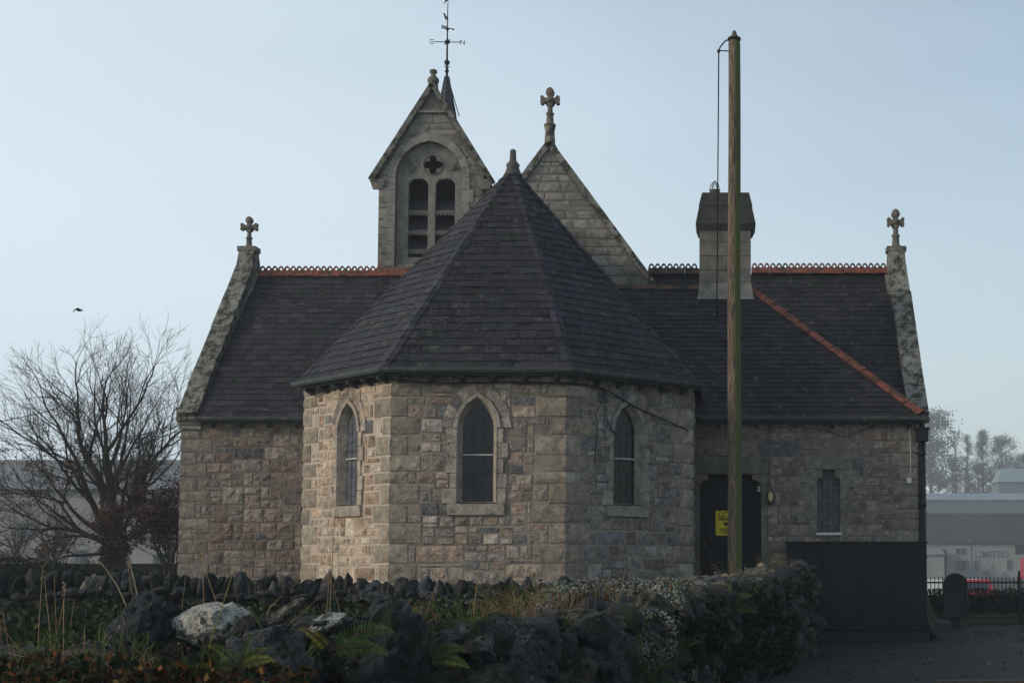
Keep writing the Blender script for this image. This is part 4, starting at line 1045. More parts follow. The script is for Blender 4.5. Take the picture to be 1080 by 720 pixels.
vn.build('weather_vane', M['black_iron'], spo)
stay = MB(); stay.tube([V((sx+.03,YS-.1,zst)), V((sx+.36,YS-.1,zat(124,YS)))], .012, 4); stay.build('lightning_conductor', M['black_iron'], spo)

# downpipe on the right corner
dp = MB(); dx_ = xat(971.5,500,YV+.1); yd = YV-.02
dp.box(dx_-.12, dx_+.12, yd-.12, yd+.14, zve-.42, zve-.18); dp.box(dx_-.14, dx_+.14, yd-.14, yd+.16, zve-.2, zve-.15)
dp.tube([V((dx_,yd,zve-.05)), V((dx_,yd,zve-.2))], .05, 8)
dp.tube([V((dx_,yd,zve-.4)), V((dx_,yd,.62)), V((dx_+.03,yd-.03,.45)), V((dx_+.14,yd-.12,.18)), V((dx_+.18,yd-.16,.06))], .068, 10)
for z_ in (zve-.7, zve-1.7, 1.6, .75): dp.lathe(V((dx_,yd,z_)), [(.085,0),(.085,.07)], 12); dp.box(dx_-.13,dx_+.02, yd+.02, yd+.09, z_+.01, z_+.06)
dp.build('downpipe', M['black_iron'], church)
pl = MB(); pl.box(xat(965,600,YV-.05), XRo+.08, YV-.02+.05, YW+.1, 0, .36, (.05,.05,.045)); pl.build('plinth', M['dressed'], church)

# ------------------------------------------------------------------ fittings on the church
# green sheet enclosure
ps = MB(); px0, px1 = xat(831,600,27.55), xat(977.5,600,27.55); pz1, pz0 = zat(572.5,27.55), zat(664,27.55)
for k in range(4):
    a = px0+(px1-px0)*k/4; b = px0+(px1-px0)*(k+1)/4
    ps.box(a+.003, b-.003, 27.55+(.004 if k%2 else 0), 27.95, pz0, pz1)
enc = empty('screen', ((px0+px1)/2, 27.8, .03), 'large dark green flat sheet screen against the vestry wall below the small window', 'screen')
ps.build('sheet', M['panel'], enc)
fb_ = MB(); fb_.box(px0-.02, px1+.02, 27.52, 27.97, pz1+.001, pz1+.035); fb_.build('top_rail', M['panel'], enc)
lg = MB(); lg.box(px0+.02, px1+.05, 27.60, 27.92, .03, pz0-.02, (.03,.03,.03)); lg.build('base_sleeper', M['black_iron'], enc)
# notice on the door
sg = empty('notice', frV.p(U(763), zat(564,YV), -.21), 'yellow notice with black lettering on the dark door, partly behind the pole', 'sign')
nb_ = MB(); ua, ub = U(754.8), U(778); va, vb = zat(564.3,YV), zat(538,YV)
block(nb_, frV, [(ua,va),(ub,va),(ub,vb),(ua,vb)], -.212, -.200, (.5,.5,.5), .003); nb_.build('notice_board', M['yellow'], sg)
def text_mesh(txt, size, fr, u, v, w, name, material, parent, ext=.002, align='CENTER', sx_=1.0):
    cu = bpy.data.curves.new(name, 'FONT'); cu.body = txt; cu.size = size; cu.extrude = ext; cu.align_x = align; cu.offset = size*.02
    to = bpy.data.objects.new('tmp', cu); COL.objects.link(to)
    me = bpy.data.meshes.new_from_object(to.evaluated_get(bpy.context.evaluated_depsgraph_get())); bpy.data.objects.remove(to)
    off = WLOC[parent.name]
    for vt in me.vertices: 
        c = vt.co.copy(); vt.co = fr.p(u + c.x*sx_, v + c.y, w + c.z) - off
    me.materials.clear(); me.materials.append(material)
    o = bpy.data.objects.new(name, me); COL.objects.link(o); o.parent = parent; WLOC[o.name] = off.copy(); return o
um = (ua+ub)/2
text_mesh('CCTV', .13, frV, um, vb-.115, -.196, 'lettering', M['ink'], sg)
text_mesh('OPERATING', .10, frV, um, vb-.20, -.196, 'lettering', M['ink'], sg, sx_=.66)
for k in range(3): text_mesh(('24 HOUR CCTV', 'IN OPERATION', 'ON SITE')[k], .040, frV, um, va+.12-k*.042, -.196, 'lettering', M['ink'], sg)
ic = MB(); block(ic, frV, [(um-.06,va+.20),(um+.07,va+.20),(um+.07,va+.26),(um-.06,va+.26)], -.2, -.196, (0,0,0), .002); ic.build('camera_symbol', M['ink'], sg)
# bulkhead lamp
lp = empty('wall_lamp', frV.p(U(812.5), zat(531,YV), .03), 'yellowed oval bulkhead lamp on the wall right of the door', 'lamp')
b_ = MB(); lc_ = frV.p(U(812.5), zat(524,YV), .03)
def oval(mb, c, a, b, y0, y1, n=16, shr=.8):
    vs = [V((c.x+a*math.cos(2*math.pi*i/n), c.y-y0, c.z+b*math.sin(2*math.pi*i/n))) for i in range(n)] + [V((c.x+a*shr*math.cos(2*math.pi*i/n), c.y-y1, c.z+b*shr*math.sin(2*math.pi*i/n))) for i in range(n)]
    mb.add(vs, [(i,(i+1)%n,n+(i+1)%n,n+i) for i in range(n)]+[tuple(range(n,2*n))])
oval(b_, lc_, .085, .15, -.03, .05, shr=.95); b_.build('backplate', M['black_iron'], lp)
b_ = MB(); oval(b_, lc_, .06, .115, .05, .12, shr=.75); b_.build('lens', M['lamp'], lp)
jb = MB(); jb.box(*(frV.p(U(809.5),0).x, frV.p(U(813.5),0).x), YV-.08, YV-.01, zat(513.5,YV), zat(509,YV))
jb.tube([frV.p(U(811),zat(509,YV),.04), frV.p(U(810.5),zat(480,YV),.045), frV.p(U(812),zat(460,YV),.05), frV.p(U(811),zat(449,YV),.05)], .008, 5)
tag(jb.build('junction_box', M['gutter']), 'small grey junction box and cable just above the wall lamp', 'junction box')
sn = MB(); sn.box(frV.p(U(799),0).x, frV.p(U(801.6),0).x, YV-.07, YV-.01, zat(518,YV), zat(513,YV)); sn.box(frV.p(U(799.5),0).x, frV.p(U(801),0).x, YV-.09, YV-.071, zat(516,YV), zat(514,YV), m=1)
tag(sn.build('door_sensor', [M['white'], M['ink']]), 'tiny white sensor at the top right corner of the door opening', 'sensor')
bx = MB(); bx.box(frV.p(U(955.8),0).x, frV.p(U(960.5),0).x, YV-.10, YV-.01, zat(509.5,YV), zat(504,YV))
bx.tube([frV.p(U(958.5),zat(504,YV),.05), frV.p(U(960.5),zat(495,YV),.045), frV.p(U(960),zat(468,YV),.045), frV.p(U(959.5),zat(450,YV),.05)], .008, 5)
tag(bx.build('security_sensor', M['white']), 'small white box with thin cable near the right corner of the wall', 'sensor')
cb = MB(); pts = [frV.p(U(a), zat(b,YV), .05) for a,b in ((812,451),(840,450),(866,452),(876,455),(886,460),(896,460),(906,455),(915,451),(955,449))]
cb.tube(pts, .009, 5); tag(cb.build('sagging_cable', M['scallop']), 'thin grey cable looping under the gutter above the small window', 'cable')
# cable under the apse eaves
ac = MB(); off3 = .06
def onR(x, y, d=.09): return at(x, y, (24-A2.x)/(1-(x-VPX)/F) - d)      # just off the right facet
def onL(x, y, d=.09): return at(x, y, (24+A1.x)/(1+(x-VPX)/F) - d)
pp = [onL(*q) for q in ((327,417),(345,411),(375,404),(405,400))] + [at(x,y,23.92) for x,y in ((413,399.5),(440,402),(470,404),(503,403),(540,402.5),(575,403),(594,403.5))] + [onR(*q) for q in ((602,404),(615,405),(635,409),(655,420),(672,430),(700,442),(726,454))]
ac.tube(pp, .014, 5)
ac.tube([onR(*q) for q in ((635,409),(639,416),(637,430),(641,445),(652,462))], .009, 4); ac.tube([onR(*q) for q in ((637,411),(634,425),(628,436),(630,450),(627,490))], .008, 4)
tag(ac.build('eaves_cable', M['black_iron']), 'black cable running under the apse gutter and sagging across the right window', 'cable')

# ------------------------------------------------------------------ pole
pz0, pz1 = .9, zat(33,25.4); pxt = xat(774.5,300,25.4)
pole = empty('utility_pole', (pxt,25.4,pz0), 'tall weathered wooden pole, brown and green, standing before the church door', 'pole')
pm = MB(); n = 24; ptss = []; rs = []
for k in range(n+1):
    t = k/n; z = pz0+(pz1-.22-pz0)*t; ptss.append(V((pxt+.006*math.sin(t*9), 25.4, z))); rs.append(.130-.022*t)
ptss.append(V((pxt,25.4,pz1))); rs.append(.03)
pm.tube(ptss, rs, 20); pm.build('shaft', M['pole'], pole)
br = MB(); bt_ = at(758,54,25.4); bx_ = pxt-.10
pc_ = [V((bx_+.02,25.4,bt_.z+.22)), V((bx_-.06,25.4,bt_.z+.19)), V((bt_.x+.03,25.4,bt_.z+.08)), V((bt_.x,25.4,bt_.z))]
br.tube(pc_, .014, 6); br.tube([V((bt_.x-.03,25.4,bt_.z+.01)), V((bx_+.03,25.4,bt_.z-.005))], .012, 5); br.lathe(V((bt_.x,25.4,bt_.z-.04)), [(.015,0),(.03,.02),(.03,.05),(.01,.07)], 8)
br.lathe(V((pxt,25.4,bt_.z+.2)), [(.122,0),(.122,.04)], 20)
br.build('bracket', M['black_iron'], pole)
wc_ = MB(); e0 = V((bt_.x,25.4,bt_.z-.03)); e1 = at(756,332,29.3); e1.z += .0
pts = []
for k in range(13):
    t = k/12; p = e0.lerp(e1, t); p.y = 25.4 + (29.3-25.4)*t**1.0; pts.append(p)
wc_.tube(pts, .013, 5)
tag(wc_.build('drop_cable', M['black_iron']), 'straight black cable dropping from the pole bracket to the vestry roof', 'cable')
oc = MB(); oc.tube([at(-60,448,52).lerp(at(60,431,44), t/8) - V((0,0,.15*math.sin(math.pi*t/8))) for t in range(9)], .016, 5)
tag(oc.build('overhead_line', M['black_iron']), 'thin dark overhead line slanting into the bare tree at the left edge', 'cable')

# ------------------------------------------------------------------ birds
def perched(c, s, face, label, name='bird'):
    b = MB(); d = V((face,0,0)); rings = []
    prof = [(-.62,-.5,.03),(-.45,-.32,.05),(-.25,-.1,.13),(-.05,.12,.20),(.1,.34,.19),(.2,.52,.12),(.25,.62,.12),(.3,.74,.12),(.33,.84,.06)]
    b.tube([c + V((a*face*s*.8, 0, (h+.5)*s)) for a,h,_ in prof], [r_*s for *_,r_ in prof], 10)
    b.tube([c + V((.38*face*s*.8,0,1.22*s)), c + V((.6*face*s*.8,0,1.18*s))], [.04*s,.005], 5)
    for o_ in (-.05,.05): b.tube([c+V((.0,o_*s,.45*s)), c+V((.02*face,o_*s,0))], .02*s, 4)
    tag(b.build(name, M['feather']), label, 'bird', 'birds about the church')
perched(V((sx,YS,top-.02)), .22, 1, 'small dark bird perched on the very tip of the weather vane')
perched(V((sx-.05,YS,zat(23,YS))), .17, -1, 'small dark bird clinging to the vane rod just below the topmost bird')
fbm = MB(); fc = at(83,327,42)
fbm.tube([fc+V((.02,.14,0)), fc+V((0,.04,.01)), fc+V((0,-.08,.01)), fc+V((0,-.17,.0))], [.012,.045,.05,.01], 8)
for sd in (-1,1):
    a, b, c = fc+V((0,.05,.02)), fc+V((sd*.10,.03,.02)), fc+V((sd*.16*(1.25 if sd<0 else .9),.02,-.09 if sd<0 else -.05)); d, e = fc+V((0,-.06,.02)), fc+V((sd*.10,-.06,.01))
    fbm.hexa([a,b,e,d] if sd>0 else [d,e,b,a], [q+V((0,0,.012)) for q in ([a,b,e,d] if sd>0 else [d,e,b,a])]); fbm.add([b,c,e],[(0,1,2)]); fbm.add([b+V((0,0,.012)),c,e+V((0,0,.012))],[(0,1,2)])
tag(fbm.build('bird', M['feather']), 'small dark bird in flight just above the bare tree', 'bird', 'birds about the church')

# ------------------------------------------------------------------ rocks, walls and plants
import bmesh
def ico(sub):
    bm = bmesh.new(); bmesh.ops.create_icosphere(bm, subdivisions=sub, radius=1); vs = [v.co.copy() for v in bm.verts]; fs = [[v.index for v in f.verts] for f in bm.faces]; bm.free(); return vs, fs
ICO = {k: ico(k) for k in (1,2,3,4)}
def rock(mb, c, size, rot, seed, sub=2, col=(.1,.1,.1), m=0, rough=.16, smooth=False):
    r = random.Random(seed); vs, fs = ICO[sub]; off = V((r.random()*90, r.random()*90, r.random()*90))
    planes = [(V((r.gauss(0,1), r.gauss(0,1), r.gauss(0,1))).normalized(), r.uniform(.62,.9)) for _ in range(9)]
    mt = Matrix.Rotation(rot[2],3,'Z') @ Matrix.Rotation(rot[1],3,'Y') @ Matrix.Rotation(rot[0],3,'X'); out = []
    for v in vs:
        p = v.copy()
        for n_, d_ in planes:
            e = p.dot(n_) - d_
            if e > 0: p -= n_*e*.92
        p *= 1 + rough*noise.noise(p*1.7+off) + rough*.55*noise.noise(p*4.5+off) + (rough*.42*noise.noise(p*10+off) if sub > 2 else 0) + ((rough*.22*noise.noise(p*23+off) - rough*.5*max(0,.12-abs(noise.noise(p*3.1+off)))) if sub > 3 else 0)
        out.append(mt @ V((p.x*size[0], p.y*size[1], p.z*size[2])) + c)
    mb.add(out, fs, col, m, smooth)
RC = [(.055,.062,.07),(.07,.07,.066),(.09,.08,.068),(.045,.05,.056),(.12,.105,.085),(.06,.055,.045)]  # stone tones held dark, standing in for tree shade on the foreground
def rcol(r, k=1.): c = r.choice(RC); g_ = r.uniform(.45,1.8)*k*.6; return tuple(x*g_ for x in c)
def leaf(mb, p, d, up, L_, W_, col, bend=.25):
    d = d.normalized(); sd = d.cross(up)
    if sd.length < 1e-3: sd = V((1,0,0))
    sd.normalize(); nn = sd.cross(d)
    a, b, c, e = p, p + d*L_*.45 + sd*W_*.5 + nn*L_*bend*.3, p + d*L_, p + d*L_*.45 - sd*W_*.5 + nn*L_*bend*.3
    mb.add([a,b,c,e], [(0,1,2),(0,2,3)], col)
def rdir(r, zb=0.): 
    v = V((r.gauss(0,1), r.gauss(0,1), r.gauss(0,1)+zb)); return v.normalized() if v.length > 1e-3 else V((0,0,1))

# rear dry-stone wall with upright cope stones
rw = empty('dry_stone_wall', (-5, 20, .7), 'far dark dry-stone wall with upright cope stones running along the foot of the church', 'stone wall')
cop = MB(); bod = MB(); r = random.Random(33); x = -14.5
TOPT = [(-20,600),(0,601),(100,602),(190,605),(330,608),(480,611),(600,612),(800,612)]
while x < .35:
    wd_ = r.uniform(.07,.20); px = VPX + x*F/20; zt_ = zat(lerp_tab(TOPT, px), 20) + r.uniform(-.07,.045); h_ = r.uniform(.32,.46)
    tl = r.gauss(0,.14); rock(cop, V((x+wd_/2, 20+r.uniform(-.05,.05), zt_-h_/2)), (wd_*.62, r.uniform(.2,.27), h_*.60), (r.uniform(-.1,.1), tl, r.uniform(-.25,.25)), r.randint(0,9999), 2, rcol(r, r.choice((.5,.7,1.0,1.3))), rough=.2)
    x += wd_*.92
for k in range(620):
    x = r.uniform(-14.5,.4); z = r.uniform(.62,1.16)
    rock(bod, V((x, 19.80+r.uniform(-.05,.08), z)), (r.uniform(.09,.2), .17, r.uniform(.05,.09)), (0, r.gauss(0,.12), r.uniform(-.2,.2)), r.randint(0,9999), 1, rcol(r,.85))
bod.box(-14.6,.4,19.9,20.3,.3,1.12,(.03,.03,.028))
cop.build('coping', M['rock'], rw); bod.build('wall_body', M['rock'], rw)

# near rubble bank wall
PATH = [(-7.6,9.6,.92),(-5.4,9.5,.90),(-4.2,9.35,.98),(-3.6,9.35,1.10),(-3.1,9.4,1.12),(-2.45,9.7,1.16),(-1.9,10.1,1.13),(-1.49,11,1.15),(-1.12,13,1.14),(-.85,15,1.17),(-.49,17,1.25),(-.05,19,1.32),(.38,21,1.36),(.75,22.6,1.47),(1.06,24,1.53)]
def path_at(t):
    t = max(0, min(len(PATH)-1.0001, t)); i = int(t); f = t-i; a, b = PATH[i], PATH[i+1]
    p = V(a).lerp(V(b), f); d = V((b[0]-a[0], b[1]-a[1], 0)).normalized(); return p, d
seglen = [math.hypot(b[0]-a[0], b[1]-a[1]) for a, b in zip(PATH, PATH[1:])]
def t_of_s(s):
    for i, L_ in enumerate(seglen):
        if s <= L_: return i + s/L_
        s -= L_
    return len(PATH)-1.001
STOT = sum(seglen)
nwl = empty('rubble_wall', (-1.2, 13, .3), 'overgrown tumbledown wall of dark rough stones in the foreground, rising to the church door', 'stone wall')
core = MB(); stn = MB(); r = random.Random(44); rings = []
for k in range(60):
    p, d = path_at(t_of_s(STOT*k/59)); nn = V((d.y,-d.x,0)); zt_ = p.z - .10
    rings.append([p + nn*a + V((0,0,b-p.z)) for a, b in ((.5,-.1),(.42,.5*zt_),(.30,zt_-.08),(.1,zt_),(-.15,zt_),(-.32,zt_-.1),(-.45,.3))])
vs = [q for rg in rings for q in rg]; n = 7
core.add(vs, [(i*n+k, (i+1)*n+k, (i+1)*n+k+1, i*n+k+1) for i in range(59) for k in range(6)] + [tuple(range(59*n, 60*n))], (.03,.03,.022), 0, False)
core.build('wall_core', M['ground'], nwl)
s = 0.
while s < STOT:
    p, d = path_at(t_of_s(s)); nn = V((d.y,-d.x,0)); near = p.y < 12
    # top stones; the far ones carry a warm sunlit tint in their colour
    for k in range(3):
        a = r.uniform(-.3,.34); sz = r.uniform(.07,.17)*(1.1 if near else 1)
        rock(stn, p + nn*a + d*r.uniform(-.1,.1) + V((0,0,-.10+r.uniform(-.06,.07)-abs(a)*.2)), (sz*r.uniform(.8,1.5), sz, sz*r.uniform(.5,1.1)), (r.uniform(-.6,.6), r.uniform(-.6,.6), r.uniform(0,6)), r.randint(0,9999), 3 if near else 2, vary(rcol(r, 1.6 if p.y > 17 else 1.1), 1) if p.y < 16 else (lambda c: (c[0]*1.5, c[1]*1.3, c[2]*1.05))(rcol(r, 1.7)), rough=.22)
    # face stones on the lane side
    zz_ = .1
    while zz_ < p.z - .06:
        sz = r.uniform(.08,.24)
        rock(stn, p + nn*(.42-.1*zz_/p.z+r.uniform(-.08,.10)) + d*r.uniform(-.15,.15) + V((0,0,zz_-p.z)), (sz*1.3, sz, sz*.75), (r.uniform(-.3,.3), r.uniform(-.3,.3), math.atan2(d.y,d.x)+r.uniform(-.3,.3)), r.randint(0,9999), 2, rcol(r,.7), rough=.2)
        zz_ += sz*1.2
    s += .15
# end of the wall by the door
p, d = path_at(99)
for k in range(40):
    a, z = r.uniform(-.35,.4), r.uniform(.1,1.42)
    rock(stn, p + V((d.y,-d.x,0))*a + d*r.uniform(0,.15) + V((0,0,z-p.z)), (.16,.14,.1), (r.uniform(-.4,.4),)*3, r.randint(0,9999), 2, rcol(r,.8), rough=.2)
stn.build('stones', M['rock'], nwl)
# continuation of the wall to the church
wc2 = MB()
wc2.box(.8,1.35,24.1,27.9,0,1.2,(.03,.03,.028))
for k in range(150):
    rock(wc2, V((r.choice((.85,1.34))+r.uniform(-.05,.05), r.uniform(24.1,27.4), r.uniform(.1,1.32))), (.12,.18,.1), (r.uniform(-.3,.3),)*3, r.randint(0,9999), 1, rcol(r,.8))
wc2.build('wall_return', M['rock'], nwl)

# single boulders on the near wall
def boulder(px, py, w_, h_, Y, col, label, rot=(0,0,0), mt='rock', seed=1, dep=.8, rough=None, sub=4):
    if rough is None: rough = .15 if mt == 'lichen_rock' else .26
    c = at(px, py, Y); s_ = Y/F; b = MB()
    if mt == 'rock': col = tuple(x*.62 for x in col)  # boulders darkened further; foreground shade is put into their colour
    rock(b, c, (w_*s_/2*1.12, w_*s_/2*dep*1.1, h_*s_/2*1.15), rot, seed, sub, col, rough=rough, smooth=False)
    return tag(b.build('boulder', M[mt]), label, 'boulder', 'loose boulders on the near wall')
boulder(224,660,74,64,9.15,(.40,.39,.345), 'big pale lichen-crusted rounded boulder, the brightest one', (0,.1,.2), 'lichen_rock', 11)
boulder(152,668,58,78,9.1,(.045,.055,.07), 'tall dark blue-grey boulder left of the big pale boulder', (.1,.5,0), seed=12, rough=.25)
boulder(264,668,36,34,8.95,(.045,.04,.036), 'small dark brown boulder touching the right side of the big pale boulder', (0,.3,.4), seed=13)
boulder(284,706,86,74,8.7,(.085,.09,.095), 'broad streaked grey boulder in front of the pale slanted slab', (.2,.3,.2), seed=14, rough=.28)
boulder(298,648,48,13,9.3,(.24,.21,.165), 'thin pale slab standing slanted up to the right', (0,-.65,.1), seed=15, dep=.4, rough=.1)
boulder(345,664,72,32,9.3,(.07,.075,.08), 'dark flat boulder under the small white crusted stone', (0,-.1,0), seed=16)
boulder(345,656,36,17,9.18,(.36,.36,.33), 'small white crusted stone lying flat beside the fern', (0,-.3,0), 'lichen_rock', 17)
boulder(402,690,82,110,9.2,(.04,.05,.058), 'largest dark boulder with a peaked top, behind the fern frond', (.1,.15,.3), seed=18, rough=.28)
boulder(392,634,46,20,9.7,(.085,.085,.08), 'flat grey stone resting behind the peak of the largest dark boulder', (0,.25,0), seed=19)
boulder(470,680,40,30,9.7,(.05,.057,.066), 'low bluish stone at the foot of the green ferns', (0,.2,.3), seed=20)
boulder(499,674,26,42,9.8,(.03,.034,.038), 'narrow black standing stone between the ferns', (.1,.1,0), seed=21)
boulder(549,692,66,80,10.1,(.085,.09,.095), 'big streaky grey boulder right of the brown fern', (.2,-.3,.4), seed=22, rough=.3)
boulder(606,662,92,40,11.6,(.115,.10,.082), 'long low brownish boulder beneath the white flowers', (0,-.08,.1), seed=23)
boulder(640,704,60,80,11.3,(.06,.068,.075), 'steep dark boulder below the trailing white flowers', (.2,.3,0), seed=24, rough=.28)
boulder(684,648,44,50,13.2,(.12,.105,.085), 'pointed brown stone among the white flowers', (0,.5,.2), seed=25)
boulder(697,626,10,40,14.6,(.10,.09,.075), 'thin upright stone like a short post on the wall', (0,.03,0), seed=26, rough=.1)
boulder(727,642,34,32,15.5,(.085,.08,.075), 'round grey stone right of the white flowers', (0,0,0), seed=27)
boulder(22,700,56,36,9.0,(.06,.075,.09), 'low bluish boulder at the bottom left corner', (0,-.1,.2), seed=28)
boulder(96,698,60,34,9.2,(.07,.068,.06), 'low half-buried stone among the dry stalks', (0,.1,.2), seed=29)
boulder(800,604,30,12,22.8,(.19,.165,.12), 'pale flat stone on the wall top right of the pole', (0,-.2,.1), seed=30, dep=1)
boulder(733,618,60,18,19.0,(.16,.14,.105), 'long pale flat stone on the wall top left of the pole', (0,-.1,.1), seed=31, dep=1)

# ivy and low cover
G1 = [(.018,.035,.012),(.025,.045,.015),(.012,.026,.012),(.03,.05,.018),(.02,.03,.02)]
def cov(name, label, pts_fn, n, cols, L_=(.04,.08), up=.6, seed=1):
    mb = MB(); r = random.Random(seed)
    for k in range(n):
        p, nn = pts_fn(r)
        if p is None: continue
        c = r.choice(cols); g_ = r.uniform(.6,1.4); l_ = r.uniform(*L_)
        leaf(mb, p, (nn + rdir(r)*.9 + V((0,0,up*.4))), rdir(r,.4), l_, l_*r.uniform(.6,.9), tuple(x*g_ for x in c))
    return tag(mb.build(name, M['leaf']), label, kind='stuff')
def on_rear(r):
    x = r.uniform(-14.5,.3); z = r.uniform(.62,1.30)**1
    den = noise.noise(V((x*.8, z*1.5, 4)))
    if z > 1.0 + .35*den: return None, None
    return V((x, 19.62 - r.random()*.18, z)), V((0,-1,.1))
cov('ivy_cover', 'dark ivy creeping over the face of the far dry-stone wall', on_rear, 15000, G1, (.05,.09), seed=3)
def on_between(r):
    y = 9.6 + 9.9*r.random()**.8; e = lerp_tab(EDGE, y); x = r.uniform(max(-15,-y*.55), e+.1)
    clump = .5+.5*noise.noise(V((x*1.1,y*1.1,7)))
    return V((x,y,hgt(x,y)+r.random()*(.05+.30*clump)*(.5+.5*(x<-2.2)))), V((0,-.2,.6))
cov('weed_cover', 'low dark green weeds between the two stone walls', on_between, 26000, G1+[(.05,.045,.02)], (.04,.10), seed=4)
def on_front(r):
    s = STOT*(.42+.58*r.random()); p, d = path_at(t_of_s(s)); nn = V((d.y,-d.x,0)); z = r.random()
    den = noise.noise(V((p.x*2, p.y*.7, z*2)))
    bulge = .5+.5*noise.noise(V((p.x*3, p.y*1.3, z*3.5)))
    if r.random() > .95 - 1.6*max(0, z-.55) or den < .02: return None, None
    return p + nn*(.50 - .1*z + bulge*.34*r.random()**.5) + d*r.uniform(-.1,.1) + V((0,0,z*(p.z-.04)-p.z)), nn*.8+V((0,-.3,.1))
cov('ivy_cover', 'dark ivy hanging down the lane side of the near rubble wall', on_front, 17000, [(.012,.022,.010),(.018,.03,.012),(.01,.018,.012),(.025,.035,.014)], (.05,.09), seed=5)  # leaf colours darkened to carry the foreground shade
def on_lip(r):
    s = STOT*r.random()**1.2*.8; p, d = path_at(t_of_s(s)); nn = V((d.y,-d.x,0)); a = r.uniform(-.4,.55)
    if noise.noise(V((p.x*2.5+a*2, p.y*2.5, 2))) < -.02: return None, None
    return p + nn*a + V((0,0,-.12+r.random()*.10)), V((0,-.3,.7))
cov('moss_cover', 'small creeping leaves and moss among the stones of the near wall', on_lip, 9000, G1+[(.06,.07,.02),(.05,.03,.015)], (.02,.05), seed=6)
def bramble(r):
    px = r.uniform(-30,330); Y = r.uniform(8.2,8.9); top_ = 700 if px < 140 else 712 if px > 240 else 706
    py = r.uniform(top_ - 6 + 8*noise.noise(V((px*.03,0,0))), 740); p = at(px, py, Y); return p, V((0,-.5,.6))
cov('bramble_leaves', 'low green and orange bramble leaves at the bottom left edge', bramble, 1700, [(.02,.035,.012),(.03,.045,.014),(.015,.025,.01),(.02,.03,.012),(.03,.03,.012),(.16,.055,.015),(.06,.025,.014),(.10,.06,.02)], (.035,.07), seed=8)
bs = MB(); r = random.Random(2)
for k in range(60):
    px = r.uniform(-30,320); p = at(px, 735, 8.5); q = at(px+r.uniform(-25,25), r.uniform(700,722), 8.6); m_ = (p+q)/2+V((0,0,.06)); bs.tube([p-V((0,0,.5)),p,m_,q],[.006,.005,.004,.003],4,(.06,.03,.02))
tag(bs.build('bramble_stems', M['leaf']), 'thin reddish bramble stems under the leaves at the bottom left edge', kind='stuff')
# soil tip in front of the near wall so that brambles root in ground
# white flowering cover trailing over the wall
fl = MB(); r = random.Random(15)
patches = [(582,620,24,7,14.5,150),(600,630,34,9,13,210),(640,616,45,7,16.5,170),(672,626,36,12,14.5,260),(700,640,18,26,13.6,300),(690,672,20,24,12.4,280),(672,700,14,20,12.0,150),(722,622,20,12,16.8,120),(560,640,20,8,12.5,60),(800,606,40,6,22.4,90)]
for px, py, rx, ry, Y, n_ in patches:
    for k in range(int(n_*2.2)):
        a = r.uniform(0,6.28); q = math.sqrt(r.random())*1.25; p = at(px+rx*q*math.cos(a), py+ry*q*math.sin(a), Y*r.uniform(.985,1.015))
        if noise.noise(p*4.3) < .0: continue
        s_ = r.uniform(.005,.012)
        for j in range(5):
            a2 = j*1.2566+r.random(); d = V((math.cos(a2), -.35, math.sin(a2))); w_ = r.uniform(.10,.36); leaf(fl, p, d, V((0,-1,.4)), s_*1.5, s_*1.3, (w_*.93, w_, w_*.92), .1)
        if r.random() < .55: leaf(fl, p-V((0,0,.02)), rdir(r), rdir(r), .05, .03, r.choice(((.05,.07,.03),(.09,.10,.06),(.12,.06,.03))))
        if r.random() < .3: fl.tube([p-V((0,-.02,.10)), p], .003, 3, (.06,.06,.03))
tag(fl.build('white_flowers', M['leaf']), 'clusters of small grey-white flowers trailing over the near wall', kind='stuff')

# ferns
def fern(px, py, Y, fronds, label, cols, name='fern', seed=1):
    cols = [vary(c, 1.2) for c in cols]; fronds = [(a, b, c-.12, L_*1.22) for a, b, c, L_ in fronds]
    base = at(px, py, Y); root = empty(name, base, label, 'fern', 'ferns on the near wall'); r = random.Random(seed)
    for (dx, dz, dy, L_) in fronds:
        mb = MB(); d = V((dx, dy, dz)).normalized(); n_ = 22; pts = []; p = base.copy(); dirv = d.copy()
        for k in range(n_+1):
            pts.append(p.copy()); dirv = (dirv + V((dx*.02, dy*.02, -.045*(k/n_)*1.6))).normalized(); p = p + dirv*(L_/n_)
        mb.tube(pts, [.004*(1-.7*k/n_) for k in range(n_+1)], 4, (.06,.04,.02))
        c = r.choice(cols)
        for k in range(3, n_+1):
            t = k/n_; wl_ = L_*.17*math.sin(math.pi*min(1, t*.8+.2))**.8*(1.1-.5*t); d_ = (pts[min(k+1,n_)]-pts[k-1]).normalized()
            sd = d_.cross(V((.1,-1,.15))).normalized()
            for sg_ in (-1,1): leaf(mb, pts[k], sd*sg_ + d_*.35 + V((0,0,-.15)), V((0,-.6,.8)), wl_*r.uniform(.9,1.1), L_/n_*.85, vary(c, r.uniform(.7,1.25)), .2)
        mb.build('frond', M['leaf'], root)
gr_ = [(.045,.075,.018),(.03,.055,.016),(.06,.08,.02)]
fern(347,686,8.7,[(.8,.55,-.2,.42),(.95,.25,-.3,.38),(-.4,.7,-.3,.22)], 'green fern arching right across the largest dark boulder', gr_+[(.11,.10,.02)], seed=1)
fern(478,672,9.9,[(-.3,.9,-.1,.26),(.1,1,0,.30),(.6,.7,-.1,.24),(-.8,.5,-.2,.22)], 'bright green fern left of the brown upright frond', gr_, seed=2)
fern(505,668,10.0,[(.12,1,.0,.36),(.5,.8,-.1,.22),(-.45,.8,0,.2)], 'dark fern with an upright brown frond in the gap between the boulders', [(.05,.05,.02),(.03,.05,.018),(.10,.05,.02)], seed=3)
fern(252,704,8.35,[(-.5,.8,-.2,.20),(.3,.9,-.2,.22),(.9,.5,-.3,.24),(-.9,.3,-.3,.2),(.7,.8,-.1,.2)], 'broad yellow-green fern in front of the big pale boulder', [(.08,.10,.02),(.06,.075,.02)], seed=4)
